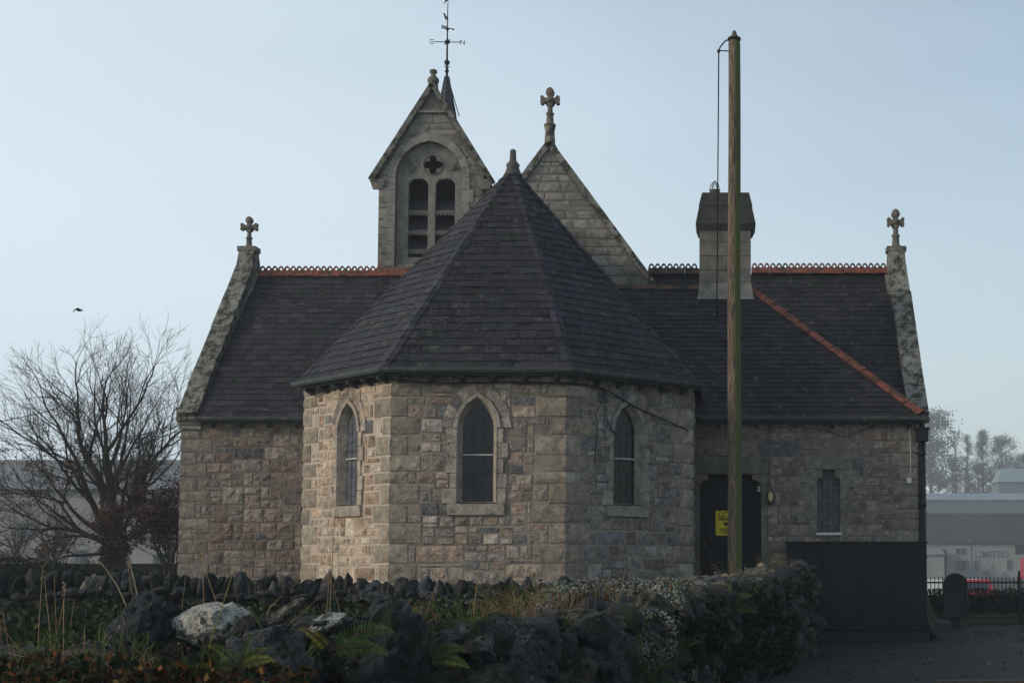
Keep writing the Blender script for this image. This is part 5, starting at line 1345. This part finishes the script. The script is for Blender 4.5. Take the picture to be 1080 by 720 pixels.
fern(765,640,17.6,[(-.5,.8,-.3,.35),(.6,.6,-.5,.42),(.1,1,-.2,.36),(1,.1,-.4,.4)], 'small fern on the near wall just below the pole', gr_, seed=5)
fern(560,640,12.5,[(.5,.8,-.3,.3),(-.5,.8,-.3,.3),(.1,1,-.2,.3)], 'low fern left of the white flowers', gr_, seed=6)
fern(450,694,9.2,[(.8,.5,-.4,.3),(-.6,.6,-.4,.26),(.2,1,-.4,.28),(1,.1,-.4,.3)], 'sprawling dark fern at the bottom below the green ferns', [(.04,.065,.018),(.03,.05,.018)], seed=7)
fern(665,712,11.4,[(.8,.5,-.4,.4),(-.6,.6,-.4,.36),(.2,1,-.4,.38),(1,.1,-.4,.4)], 'dark fern at the bottom right of the near wall', [(.02,.04,.014),(.03,.05,.016)], seed=8)
fern(500,650,19.2,[(.3,.8,-.4,.3)], 'tiny fern against the far wall', gr_, seed=9) if False else None

fern(205,712,8.6,[(.3,.9,-.2,.2),(-.8,.5,-.2,.22),(.8,.6,-.2,.2)], 'small dark fern between the tall blue-grey boulder and the broad yellow-green fern', gr_, seed=11)
fern(620,690,11.6,[(.6,.7,-.3,.34),(-.6,.6,-.3,.3),(0,1,-.2,.3)], 'dark fern rooted between the long brownish boulder and the steep boulder', [(.03,.055,.016),(.05,.08,.02)], seed=12)
fern(705,690,13.2,[(.7,.6,-.3,.34),(-.6,.7,-.3,.3),(.1,1,-.2,.3)], 'green fern low on the lane side of the wall beside the white flowers', gr_, seed=13)
fern(524,640,10.4,[(.5,.8,-.2,.22),(-.5,.8,-.2,.22),(.9,.4,-.2,.2)], 'small yellowish fern right of the upright brown frond', [(.07,.075,.02)], seed=14)
# dry stalks
stalks = [([(40,702),(41,660),(43,630),(45,597)],9.0,.006),([(54,680),(50,640),(47,612)],9.1,.005),([(60,694),(59,650),(57,609)],9.1,.004),([(67,700),(67,650),(68,616)],9.0,.007),([(54,694),(62,660),(68,628)],9.05,.004),
 ([(1,660),(14,676),(29,694)],8.9,.006),([(11,694),(7,670),(3,645)],8.9,.005),([(75,655),(78,632)],9.2,.005),([(88,704),(89,680),(89,661)],8.9,.007),([(108,706),(110,685),(111,668)],8.9,.005),([(121,710),(126,685),(131,650)],8.85,.005),
 ([(134,640),(124,618),(112,600),(105,592)],9.1,.009),([(146,632),(141,610),(136,590),(135,588)],9.1,.010),([(142,636),(137,612),(135,594)],9.12,.005),([(215,636),(214,600),(213,545)],9.2,.005),([(228,634),(218,606),(213,580)],9.2,.004),
 ([(221,680),(234,640),(246,602),(257,562)],8.95,.006),([(347,660),(349,620),(352,560),(357,508)],9.3,.006),([(344,650),(346,626),(347,604)],9.3,.005),([(360,650),(354,628),(347,606)],9.3,.004),([(500,640),(503,616),(508,592),(511,571)],10.2,.006),([(447,655),(452,640),(456,627)],9.9,.006),
 ([(278,656),(285,640),(297,628)],9.25,.007),([(303,660),(320,645),(339,627)],9.2,.005),([(192,640),(196,605),(203,560)],9.3,.003),([(650,642),(656,618),(660,598)],13,.005),([(545,646),(541,620),(538,604)],11,.005),([(566,640),(567,615),(568,600)],11.4,.004),([(553,640),(556,622),(561,606)],11.2,.004),([(408,626),(411,606)],9.8,.004)]
lab_st = ['tall', 'thin', 'bent', 'leaning', 'stiff']
for i, (pl_, Y, w_) in enumerate(stalks):
    mb = MB(); pts = [at(a, b, Y) for a, b in pl_]; pts = [pts[0]-V((0,0,.12))] + pts; n_ = len(pts)
    c = random.Random(i).choice([(.25,.16,.09),(.3,.2,.11),(.2,.12,.08),(.26,.2,.12)]) if i != 16 else (.26,.23,.05)
    mb.tube(pts, [w_*.75*(1-.6*k/(n_-1)) for k in range(n_)], 5, c)
    rr_ = random.Random(i*7)
    if i % 3 == 0:
        for k in range(7): leaf(mb, pts[-1]-V((0,0,.015*k)), V((rr_.uniform(-1,1),rr_.uniform(-.5,.5),.8)), V((0,-1,0)), .03, .01, tuple(x*.8 for x in c))
    o = mb.build('dry_stalk', M['leaf'])
    tag(o, 'dry brown grass stalk rising from the near wall' if i != 16 else 'long yellow-green stalk leaning right across the big pale boulder', 'stalk', 'dry stalks on the near wall' if i != 16 else None)
# green grass blades on the near wall
gb = MB(); r = random.Random(91)
for k in range(900):
    px = r.uniform(-20,720); Y = 8.8 if px < 330 else 9.6 + max(0,px-450)*.011; py = r.gauss(700,14) if px < 480 else r.gauss(672,22)
    if noise.noise(V((px*.02, py*.03, 0))) < -.05: continue
    p = at(px, py, Y*r.uniform(.98,1.02)); l_ = r.uniform(.06,.2); d = V((r.gauss(0,.45), r.gauss(0,.3), 1)).normalized(); q = p+d*l_*.6; e = q+V((d.x*1.6,d.y,.25))*l_*.5
    sd = V((.005,0,0)); c = r.choice([(.03,.055,.014),(.05,.08,.02),(.02,.04,.012),(.07,.075,.025)])
    gb.add([p-sd,p+sd,q+sd*.8,q-sd*.8,e], [(0,1,2,3),(3,2,4)], c)
tag(gb.build('grass_blades', M['leaf']), 'green grass blades growing among the stones of the near wall', kind='stuff')
# fine dry grass tufts
dg = MB(); r = random.Random(77)
for (px, py, Y, n_, sp_, h_) in [(435,662,10,70,28,.22),(535,655,10.6,170,40,.26),(60,706,8.9,90,50,.18),(130,712,8.8,60,50,.16),(590,640,12,60,30,.2),(320,700,8.9,30,40,.12),(450,690,9.6,40,30,.2),(15,712,8.8,40,30,.14),(820,598,23.6,60,22,.22),(775,606,21.5,25,30,.2),(640,630,14,40,40,.2)]:
    for k in range(n_):
        p = at(px+r.gauss(0,sp_*.5), py+r.uniform(-3,8), Y*r.uniform(.98,1.02)); d = V((r.gauss(0,.35), r.gauss(0,.2), 1)); l_ = h_*r.uniform(.5,1.2)
        c = r.choice([(.26,.17,.10),(.2,.11,.07),(.28,.2,.12),(.08,.11,.03)]); q = p+d*l_*.6; e = q+V((d.x*1.8,d.y,.5))*l_*.4
        dg.tube([p-V((0,0,.05)), q, e], [.0028,.002,.001], 3, c)
tag(dg.build('dry_grass', M['leaf']), 'tufts of fine reddish-brown dry grass on the near wall', kind='stuff')

# ------------------------------------------------------------------ trees
def grow(mb, p, d, L_, rad, depth, r, prm, tips):
    """one limb and its children; returns nothing, fills mb with tubes"""
    nseg = prm.get('seg', 4) if depth > 1 else 3; pts = [p.copy()]; q = p.copy(); dv = d.copy(); end = rad*prm.get('taper', .55)
    for k in range(nseg):
        dv = (dv + rdir(r)*prm['wob'] + V((0,0,prm['up']))).normalized(); q = q + dv*(L_/nseg); pts.append(q.copy())
    rs = [rad + (end-rad)*k/nseg for k in range(nseg+1)]
    if depth == 0: rs[-1] = .0015
    mb.tube(pts, rs, 7 if rad > .05 else 5 if rad > .015 else 3, (.5,.5,.5), 0, cap=False)
    if depth == 0: tips.append(q); tips.append(pts[1]); return
    nb_ = r.randint(*prm['nb'])
    for k in range(nb_):
        t = r.uniform(.3,1.) if k else 1.0; i = min(nseg-1, int(t*nseg)); base = pts[i].lerp(pts[i+1], t*nseg-i) if t < 1 else pts[-1]
        sidev = rdir(r); sidev = (sidev - dv*sidev.dot(dv)).normalized(); ang = r.uniform(*prm['ang'])*(.4 if k == 0 else 1)
        nd = (dv*math.cos(ang) + sidev*math.sin(ang)).normalized()
        rr_ = (rad + (end-rad)*t)*(r.uniform(.8,.95) if k == 0 else r.uniform(.5,.75))
        grow(mb, base, nd, L_*r.uniform(*prm['ls']), max(prm.get('min',.003), rr_), depth-1, r, prm, tips)
# the bare tree by the church
YT_ = 43.; tb = at(118, 596, YT_); tb.z = .75
bt = empty('bare_tree', tb, 'large bare spreading tree with ivied trunk left of the church', 'tree')
tk = MB(); r = random.Random(5); tips = []
tk.tube([tb, tb+V((.02,0,.5)), tb+V((.05,0,1.3)), tb+V((.08,0,1.75))], [.30,.22,.2,.2], 12)
prm = dict(min=.0055, wob=.22, up=.03, nb=(3,4), ang=(.28,.75), ls=(.60,.76), seg=4)
prl = dict(min=.0055, wob=.22, up=.012, nb=(3,4), ang=(.35,.85), ls=(.58,.78), seg=5)
mains = [((-.10,.05,1),2.45,.15),((.24,-.1,1),2.4,.14),((.52,.2,.95),2.2,.11),((-.42,-.1,.95),2.3,.12),((-.68,.3,.75),2.15,.09),((.05,-.4,1),2.3,.11),((.1,.5,.95),2.2,.1),((.62,-.3,.85),1.9,.08),((-.2,.5,1),2.3,.1),((.95,.1,.62),1.8,.08),((-.95,-.2,.66),1.9,.08)]
for d, L_, ra in mains:
    b0_ = tb+V((.05,0,1.3+r.random()*.45)); grow(tk, b0_, V(d).normalized(), L_*1.02, ra, 5, r, prm, tips)
low = [((-1,0,.26),2.1,.085),((-.95,.3,.5),2.0,.08),((.9,.2,.45),1.0,.07),((-.8,-.5,.12),1.4,.06),((.75,-.5,.3),.95,.06)]
tips2 = []
for d, L_, ra in low: grow(tk, tb+V((.02,0,.9+r.random()*.4)), V(d).normalized(), L_*.93, ra, 5, r, prl, tips2)
tk.build('trunk_and_branches', M['bark'], bt)
lf = MB()
for p in tips2:
    if r.random() < .6: 
        for _ in range(r.randint(1,2)): leaf(lf, p+rdir(r)*.06, rdir(r,-.5), rdir(r), r.uniform(.05,.09), .05, r.choice([(.20,.075,.028),(.14,.06,.03),(.10,.05,.03),(.07,.045,.025)]))
for p in tips:
    if p.z < 4.4 and r.random() < .05: leaf(lf, p+rdir(r)*.05, rdir(r,-.5), rdir(r), .06, .045, (.10,.05,.03))
lf.build('withered_leaves', M['leaf'], bt)
iv = MB()
for k in range(3800):
    z = r.random()**.8*1.9; a = r.uniform(0,6.28); rad_ = (.22+.20*r.random()+.35*max(0,noise.noise(V((a,z*2,3)))))*(1.1-.2*z)
    leaf(iv, tb+V((.05+math.cos(a)*rad_, math.sin(a)*rad_, z)), rdir(r), rdir(r), .08, .07, r.choice([(.02,.03,.014),(.03,.035,.018),(.05,.035,.02)]))
iv.build('ivy', M['leaf'], bt)
# purple shrub beside the church wall
sh0 = at(184, 590, 36.); sh0.z = 1.0
shr = empty('purple_shrub', sh0, 'dark purplish shrub hard against the left corner of the church', 'shrub'); sk = MB(); sf = MB(); tps = []
for k in range(9): grow(sk, sh0+V((r.uniform(-.15,.1),0,0)), V((r.uniform(-.35,.2), r.uniform(-.3,.3), 1)).normalized(), 1.0, .028, 3, r, dict(wob=.15, up=.05, nb=(3,4), ang=(.3,.7), ls=(.6,.85), seg=4), tps)
for p in tps:
    if p.z > 1.8:
        for _ in range(5): leaf(sf, p+rdir(r)*.10, rdir(r), rdir(r), .08, .06, r.choice([(.04,.018,.03),(.055,.025,.04),(.03,.015,.022)]))
sk.build('stems', M['bark'], shr); sf.build('foliage', M['leaf'], shr)
# low hedge behind the wall at far left
hdg = MB()
for k in range(9000):
    x = r.uniform(-24,-13.2); y = 38+r.uniform(-.5,.5); zt_ = zat(587+max(0,(763+x*F/38-0))*.10, 38)
    z = r.uniform(.7, zt_)
    leaf(hdg, V((x,y-.3*(1-(z-.7)),z+.06*noise.noise(V((x*2,0,0))))), rdir(r), rdir(r), .10, .08, r.choice([(.012,.02,.014),(.02,.028,.016)]))
hdg.box(-24,-13.2,37.9,38.2,.5,zat(594,38),(.01,.014,.01))
tag(hdg.build('hedge', M['leaf']), 'low dark clipped hedge behind the far wall at the left edge', 'hedge')

# ------------------------------------------------------------------ far left house and trees
YH = 105.; hs_ = empty('long_pale_house', (xat(90,595,YH),YH,-.5), 'long pale rendered building with grey roof seen through the bare tree', 'house')
hx0, hx1 = xat(-40,560,YH), xat(330,560,YH); ze_, zr_ = zat(516,YH), zat(487,YH+5)
hm_ = MB(); hm_.box(hx0,hx1,YH,YH+10,-1,ze_); hm_.build('wall', M['pale_house'], hs_)
hm_ = MB(); hm_.hexa([V((hx0-.5,YH-.5,ze_)),V((hx1+.5,YH-.5,ze_)),V((hx1+.5,YH+10.5,ze_)),V((hx0-.5,YH+10.5,ze_))],[V((hx0-.5,YH+4.9,zr_)),V((hx1+.5,YH+4.9,zr_)),V((hx1+.5,YH+5.1,zr_)),V((hx0-.5,YH+5.1,zr_))]); ro = hm_.build('roof', M['grey_roof'], hs_)
hm_ = MB(); hm_.box(hx0-.5,hx1+.5,YH+4.7,YH+5.3,zr_-.1,zr_+.15); hm_.build('ridge', M['pale_house'], ro)
def win(parent, fr_y, px0_, py0_, px1_, py1_, m_='far_glass', frame='clad'):
    f_ = MB(); a, b = xat(px0_,py1_,fr_y), xat(px1_,py0_,fr_y); c, d = zat(py1_,fr_y), zat(py0_,fr_y)
    f_.box(a-.12,b+.12,fr_y-.10,fr_y-.03,c-.12,d+.12); wo_ = f_.build('window', M[frame], parent)
    p_ = MB(); p_.box(a,b,fr_y-.12,fr_y-.101,c,d); p_.box((a+b)/2-.04,(a+b)/2+.04,fr_y-.15,fr_y-.121,c,d,m=1); p_.build('pane', [M[m_],M[frame]], wo_)
for q in [(165,555,174,568),(163,585,175,598),(80,581,90,592),(20,552,29,566),(60,552,69,566),(100,552,109,566),(2,583,11,597),(40,583,50,597),(140,555,149,568),(120,584,129,596)]: win(hs_, YH, *q)
def bare(px, Y, top_py, spread, seed, label, z0=-.4, mt='bark', lim=3):
    b_ = V((xat(px,590,Y), Y, z0)); H = zat(top_py,Y)-z0; root = empty('hazy_tree', b_, label, 'tree', 'trees fading in the mist'); m_ = MB(); r = random.Random(seed); tp = []
    m_.tube([b_, b_+V((0,0,H*.3))], [H*.022,H*.016], 7)
    for k in range(7):
        a = r.uniform(0,6.28); sp_ = r.uniform(.15,.7)*spread; grow(m_, b_+V((0,0,H*r.uniform(.15,.3))), V((math.cos(a)*sp_, math.sin(a)*sp_, 1)).normalized(), H*.30, H*.011, lim, r, dict(wob=.15, up=.04, nb=(3,4), ang=(.3,.7), ls=(.6,.78), seg=3), tp)
    m_.build('trunk_and_branches', M['bark'], root); return root, tp, r, H
bare(57,80,508,1.1,61,'misty bare tree left of the big bare tree',.0)
bare(18,86,520,1.2,62,'misty bare tree at the left edge in front of the pale building',.0)
bare(178,84,522,.9,63,'misty slim bare tree beside the left corner of the church',.0)

# ------------------------------------------------------------------ right side: fence, headstone, hedge, vans
YF = 35.; fr_ = empty('iron_fence', (6.5,YF,0), 'black iron railings with spiked bars right of the church', 'fence')
fx0, fx1 = 4.55, 9.2; fz = zat(607,YF)
for z_ in (fz-.16, .16): 
    q = MB(); q.box(fx0,fx1,YF-.012,YF+.012,z_-.02,z_+.02); q.build('rail', M['black_iron'], fr_)
q = MB(); x = fx0+.05; q.box(-.009,.009,-.009,.009,.02,fz-.06); q.add([V((-.016,-.016,fz-.06)),V((.016,-.016,fz-.06)),V((.016,.016,fz-.06)),V((-.016,.016,fz-.06)),V((0,0,fz))],[(0,1,4),(1,2,4),(2,3,4),(3,0,4),(3,2,1,0)])
q.v = [p+V((x,YF,0)) for p in q.v]; bar0 = q.build('railing', M['black_iron'], fr_); k = 0
while x < fx1 - .1:
    x += .097; k += 1; c_ = bar0.copy(); COL.objects.link(c_); c_.parent = fr_; c_.location = (.097*k,0,0)
for x in (fx0+.0, 7.25, 8.9): 
    q = MB(); q.box(x-.025,x+.025,YF-.06,YF-.013,0,fz+.06); q.lathe(V((x,YF-.037,fz+.06)), [(.02,0),(.035,.03),(.01,.07)], 8); q.build('post', M['black_iron'], fr_)
hst = empty('headstone', (xat(1008,650,33.6),33.6,0), 'dark round-topped headstone standing in front of the railings', 'headstone')
frH = Fr((xat(1008,630,33.6),33.6),(1,0),(0,-1)); q = MB(); hh_ = zat(604,33.6)
o1 = [(.29,.18),(.29,hh_-.32)] + [(.29*math.cos(R(a)), hh_-.30+.30*math.sin(R(a))) for a in range(10,171,16)] + [(-.29,hh_-.32),(-.29,.18)]
i1 = [(a*.78, .26+(b-.18)*.88) for a, b in o1]
plate(q, frH, o1, [i1], .05, -.10, back=True); plate(q, frH, i1, [], .01, -.02); q.build('slab', mat('dark_headstone', (.035,.038,.036), var=.4, bump=.5, spots=(.08,.085,.06), spot_scale=7), hst)
q = MB(); q.box(*(frH.p(-.36,0).x, frH.p(.36,0).x), 33.45,33.85,0,.178); q.build('plinth', M['kerb'], hst)
q = MB(); q.hexa([V((4.65,32.2,.02)),V((5.35,32.2,.02)),V((5.35,32.7,.02)),V((4.65,32.7,.02))],[V((4.68,32.23,.30)),V((5.32,32.23,.30)),V((5.32,32.67,.30)),V((4.68,32.67,.30))],(.03,.03,.03)); q.hexa([V((4.72,32.27,.301)),V((5.28,32.27,.301)),V((5.28,32.63,.301)),V((4.72,32.63,.301))],[V((4.75,32.3,.34)),V((5.25,32.3,.34)),V((5.25,32.6,.34)),V((4.75,32.6,.34))],(.02,.02,.018))
tag(q.build('stone_trough', M['rock']), 'low dark stone trough on the ground by the downpipe', 'trough')
gs_ = MB()
for k in range(9000):
    x = r.uniform(4.5,14); y = r.uniform(35.2,41); p = V((x,y,hgt(x,y)-.01)); d = V((r.gauss(0,.3),r.gauss(0,.3),1)); l_ = r.uniform(.04,.09); gg = r.choice([(.05,.09,.018),(.065,.11,.022),(.035,.06,.015)])
    gs_.add([p+V((-.012,0,0)),p+V((.012,0,0)),p+d*l_],[(0,1,2)],gg)
for k in range(5000):
    x = r.uniform(4.6,14); y = r.uniform(33.9,34.9); p = V((x,y,hgt(x,y)-.01)); d = V((r.gauss(0,.3),r.gauss(0,.3),1)); l_ = r.uniform(.03,.07)*(1 if y > 34.3 else .6)
    gs_.add([p+V((-.012,0,0)),p+V((.012,0,0)),p+d*l_],[(0,1,2)],(.03,.05,.015))
tag(gs_.build('grass', M['grass']), 'short green grass beyond and along the iron railings', kind='stuff')
hg = MB()
for k in range(14000):
    x = r.uniform(4.4,16); y = 42+r.uniform(-.45,.3); t = r.random(); z = t*(zat(621,42)+.08*noise.noise(V((x*1.3,0,0))))
    leaf(hg, V((x,y,z)), rdir(r), rdir(r), .08, .06, r.choice([(.03,.028,.02),(.022,.028,.016),(.045,.03,.022)]))
hg.box(4.4,16,41.95,42.2,-.1,zat(627,42),(.012,.014,.010)); tag(hg.build('hedge', M['leaf']), 'low brownish hedge beyond the iron railings', 'hedge')

def van(px0_, px1_, topy, Y, z0, paint, label, side=False):
    x0, x1 = xat(px0_,600,Y), xat(px1_,600,Y); zt_ = zat(topy,Y); H = zt_-z0; W_ = x1-x0; D = 4.6 if not side else 1.9
    root = empty('parked_van', ((x0+x1)/2,Y+D/2,z0), label, 'van', 'vans parked beyond the hedge'); b_ = MB(); f = Fr((x0,Y),(1,0),(0,-1))
    prof = [(0,z0+.3),(W_,z0+.3),(W_,z0+H*.55),(W_*.93,zt_-.12),(W_*.86,zt_),(W_*.14,zt_),(W_*.07,zt_-.12),(0,z0+H*.55)]
    if side: prof = [(0,z0+.3),(W_,z0+.3),(W_,zt_-.1),(W_-.1,zt_),(W_*.28,zt_),(W_*.13,z0+H*.55),(0,z0+H*.48)]
    plate(b_, f, prof, [], 0, -D, back=True); b_.build('body', M[paint], root)
    g_ = MB()
    if side: 
        g_.add([f.p(W_*.16,z0+H*.56,.01),f.p(W_*.34,z0+H*.56,.01),f.p(W_*.34,zt_-.18,.01),f.p(W_*.28,zt_-.18,.01)],[(0,1,2,3)])
    else: block(g_, f, [(W_*.12,z0+H*.58),(W_*.88,z0+H*.58),(W_*.84,zt_-.16),(W_*.16,zt_-.16)], -.01,.02,(.1,.1,.1),.01)
    g_.build('windscreen' if not side else 'side_window', M['far_glass'], root)
    for u in ((.25,W_-.25) if not side else (W_*.18,W_*.8)):
        t_ = MB(); c = f.p(u,z0+.33,-.05); vs = []; n_ = 16
        for yy in (-.0,.2): vs += [c+V((.33*math.cos(2*math.pi*i/n_) if side else (yy*1-.1), (yy if side else .6+.33*math.cos(2*math.pi*i/n_)), .33*math.sin(2*math.pi*i/n_))) for i in range(n_)]
        t_.add(vs, [(i,(i+1)%n_,n_+(i+1)%n_,n_+i) for i in range(n_)]+[tuple(range(n_)),tuple(range(n_,2*n_))]); t_.build('wheel', M['tyre'], root)
    for u in (.08,W_-.26): 
        h_ = MB(); h_.box(x0+u,x0+u+.18,Y-.03,Y-.001,z0+H*.42,z0+H*.52); h_.build('lamp', M['white'], root)
van(1016,1047,611,96,-1.5,'red','red van parked beyond the hedge, right of the headstone')
van(960,996,611,84,-1.5,'van_white','white van half hidden behind the corner of the church', side=True)
rc_ = MB()

# warehouse with lettering
YB = 220.; zb0 = -1.5; wb = empty('mossy_roofed_warehouse', (xat(1030,600,YB),YB,zb0), 'long pale warehouse with big faded capitals and mossy roof beyond the railings', 'warehouse')
bx0, bx1 = xat(975,590,YB), xat(1130,590,YB); zc1 = zat(572.5,YB)
q = MB(); q.box(bx0-6,bx1,YB,YB+16,zb0-.5,zc1); q.build('wall', M['pale_house'], wb)
q = MB(); zr1 = zat(541,YB+12)
q.hexa([V((bx0-7,YB-.5,zc1+.01)),V((bx1+.5,YB-.5,zc1+.01)),V((bx1+.5,YB+24,zc1+.01)),V((bx0-7,YB+24,zc1+.01))],[V((bx0-7,YB+11.5,zr1)),V((bx1+.5,YB+11.5,zr1)),V((bx1+.5,YB+12.5,zr1)),V((bx0-7,YB+12.5,zr1))]); q.build('roof', M['far_roof'], wb)
for a in ((1008,578,1018,584),(1008,591,1019,601),(1028,590,1032,601),(1062,590,1066,601)): win(wb, YB, *a, frame='pale_house')
q = MB(); q.box(xat(1023,590,YB)-.12,xat(1023,590,YB)+.12,YB-.15,YB-.01,zb0,zat(572,YB)+.4); q.build('pipe', M['clad_pale'], wb)
q = MB(); q.box(xat(1071,590,YB),bx1-.2,YB-.12,YB-.01,zat(584,YB),zat(574,YB)); q.build('fascia_board', M['far_roof'], wb)
dr_ = MB(); dr_.box(xat(1076,590,YB),xat(1092,590,YB),YB-.14,YB-.01,zb0,zat(588,YB)); dr_.build('shutter_door', M['red'], wb)
q = MB(); q.box(xat(996.5,590,YB)-.1,xat(998,590,YB),YB-.1,YB-.01,zb0,zat(580,YB)); q.build('door', M['far_roof'], wb)
frB = Fr((xat(1046,590,YB),YB),(1,0),(0,-1)); WLOC[wb.name] = V(wb.location)
text_mesh('LIMITED', 1.5, frB, 0, zat(587.5,YB), .02, 'lettering', M['clad'], wb, ext=.03, sx_=.98)
q = MB(); q.box(xat(972,590,YB-6),xat(996,590,YB-6),YB-6,YB-.2,zb0,zat(585,YB-6)); q.hexa([V((xat(971,590,YB-6),YB-6.3,zat(585,YB-6))),V((xat(997,590,YB-6),YB-6.3,zat(585,YB-6))),V((xat(997,590,YB-6),YB-.2,zat(585,YB-6))),V((xat(971,590,YB-6),YB-.2,zat(585,YB-6)))],[V((xat(971,590,YB-6),YB-6.3,zat(584,YB-6))),V((xat(997,590,YB-6),YB-6.3,zat(584,YB-6))),V((xat(997,590,YB-6),YB-.2,zat(577,YB-6))),V((xat(971,590,YB-6),YB-.2,zat(577,YB-6)))],m=1); q.build('lean_to', [M['pale_house'],M['grey_roof']], wb)
# clad sheds up the slope
YS2 = 320.; sd1 = empty('long_grey_shed', (xat(1020,530,YS2),YS2,6), 'long low grey-blue metal shed above the warehouse roof', 'shed')
q = MB(); q.box(xat(940,530,YS2),xat(1130,530,YS2),YS2,YS2+12,1,zat(527,YS2)); q.build('wall', M['clad'], sd1)
q = MB(); q.hexa([V((xat(940,530,YS2),YS2-.4,zat(527,YS2))),V((xat(1130,530,YS2),YS2-.4,zat(527,YS2))),V((xat(1130,530,YS2),YS2+12,zat(527,YS2))),V((xat(940,530,YS2),YS2+12,zat(527,YS2)))],[V((xat(940,530,YS2),YS2+5.9,zat(520,YS2+6))),V((xat(1130,530,YS2),YS2+5.9,zat(520,YS2+6))),V((xat(1130,530,YS2),YS2+6.1,zat(520,YS2+6))),V((xat(940,530,YS2),YS2+6.1,zat(520,YS2+6)))]); q.build('roof', M['clad_pale'], sd1)
q = MB()
for k in range(60): q.box(xat(940,530,YS2)+k*.8, xat(940,530,YS2)+k*.8+.22, YS2-.08, YS2-.01, 1, zat(527.3,YS2))
q.build('cladding_ribs', M['clad'], sd1)
YS3 = 350.; sd2 = empty('blue_grey_shed', (xat(1075,530,YS3),YS3,7), 'pale blue-grey metal building with sloping roof at the right edge', 'shed')
q = MB(); q.box(xat(1053.5,520,YS3),xat(1130,520,YS3),YS3,YS3+10,3,zat(508,YS3)); q.build('wall', M['clad'], sd2)
q = MB(); a, b, c, d = xat(1052,520,YS3), xat(1131,520,YS3), zat(508,YS3), zat(494,YS3+5)
q.hexa([V((a,YS3-.4,c)),V((b,YS3-.4,c)),V((b,YS3+10,c)),V((a,YS3+10,c))],[V((a+1.6,YS3+4.9,d)),V((b,YS3+4.9,d)),V((b,YS3+5.1,d)),V((a+1.6,YS3+5.1,d))]); q.build('roof', M['clad_pale'], sd2)

# misty trees on the slope
def leafy(px, Y, top_py, wpx, seed, label, conifer=False, dens=1.0, base_py=535):
    z0 = hgt(xat(px,530,Y),Y); b_ = V((xat(px,530,Y),Y,z0)); H = zat(top_py,Y)-z0; W_ = wpx*Y/F; root = empty('misty_tree', b_, label, 'tree', 'trees fading in the mist')
    t_ = MB(); t_.tube([b_-V((0,0,.3)), b_+V((0,0,H*.5)), b_+V((0,0,H*.93))],[H*.02,H*.012,H*.002],7); r = random.Random(seed); cl = []
    n_ = int((95 if conifer else 80)*dens)
    for k in range(n_):
        a = r.uniform(0,6.28)
        if conifer: t = r.random()**.8; zz_ = .18+.8*t; rad_ = W_*.5*(1-t)**.75*r.uniform(.3,1)+W_*.04
        else: t = r.random(); zz_ = .25+.72*t; rad_ = W_*.5*math.sqrt(max(.03,1-((t-.45)/.62)**2))*r.uniform(.25,1)
        c = b_+V((math.cos(a)*rad_, math.sin(a)*rad_, H*zz_)); cl.append(c)
        t_.tube([b_+V((0,0,max(.1,H*zz_-rad_*.7))), c],[H*.006,.05],3)
    t_.build('trunk', M['bark'], root); f_ = MB()
    for c in cl:
        s_ = W_*.095*r.uniform(.6,1.3); g_ = r.uniform(.7,1.3)
        for k in range(80): leaf(f_, c+V((r.gauss(0,1)*s_, r.gauss(0,1)*s_, r.gauss(0,1)*s_*.7)), rdir(r), rdir(r), W_*.030, W_*.028, tuple(x*g_ for x in (.035,.05,.035)))
    f_.build('crown', M['leaf'], root)
leafy(982,490,433,62,1,'tall broad misty tree just right of the church corner',False,1.3)
leafy(1008,500,452,26,7,'slim misty tree between the broad tree and the first conifer',False,.6)
leafy(1021,460,457,20,2,'first misty conifer from the church corner, slim and rounded',True)
leafy(1037,465,453,28,3,'tallest misty conifer, in the middle of the group',True,1.2)
leafy(1057,470,459,36,4,'widest misty conifer above the pale blue-grey building',False,1.2)
leafy(1080,500,478,34,5,'misty tree cut by the right edge of the picture' if False else 'low misty tree behind the right end of the blue-grey building',False,1)
for i, (px, top_) in enumerate(((990,492),(1005,488),(1018,490),(1032,486),(1046,490),(965,480))): leafy(px,400,top_,26,20+i,'low misty thicket tree above the long grey shed',False,.7)

# kerb line on the lane
kb = MB(); r = random.Random(6)
for k in range(10):
    a = at(985+k*11,714.5,17.6); b = at(985+(k+1)*11-.5,714.8,17.6); a.z = b.z = .06; kb.beam(a, b, .12, .11)
tag(kb.build('kerb', M['kerb']), kind='structure')
# fallen leaves and pebbles on the lane
pb = MB()
for k in range(700):
    y = 14+19*r.random(); x = r.uniform(max(-1, lerp_tab(EDGE,y)+.3), 9)
    if y > 27 and x < 4.3: continue
    s_ = r.uniform(.012,.04); rock(pb, V((x,y,.03)), (s_,s_,s_*.6), (0,0,r.random()*6), k, 1, rcol(r, r.choice((.6,1,1.6))))
tag(pb.build('pebbles', M['rock']), 'loose pebbles scattered on the dark lane', kind='stuff')

# ------------------------------------------------------------------ haze
hz = MB(); hz.box(-640,640,-80,660,-2.6,60)
hm2 = bpy.data.materials.new('mist'); hm2.use_nodes = True; t = hm2.node_tree; t.nodes.remove(t.nodes['Principled BSDF'])
pv = t.nodes.new('ShaderNodeVolumePrincipled'); pv.inputs['Density'].default_value = .0009; pv.inputs['Color'].default_value = (.93,.96,1,1); pv.inputs['Anisotropy'].default_value = .2
t.links.new(pv.outputs[0], t.nodes['Material Output'].inputs['Volume'])
ho = hz.build('haze', hm2); ho['kind'] = 'stuff'; ho['label'] = 'pale morning mist filling the air'
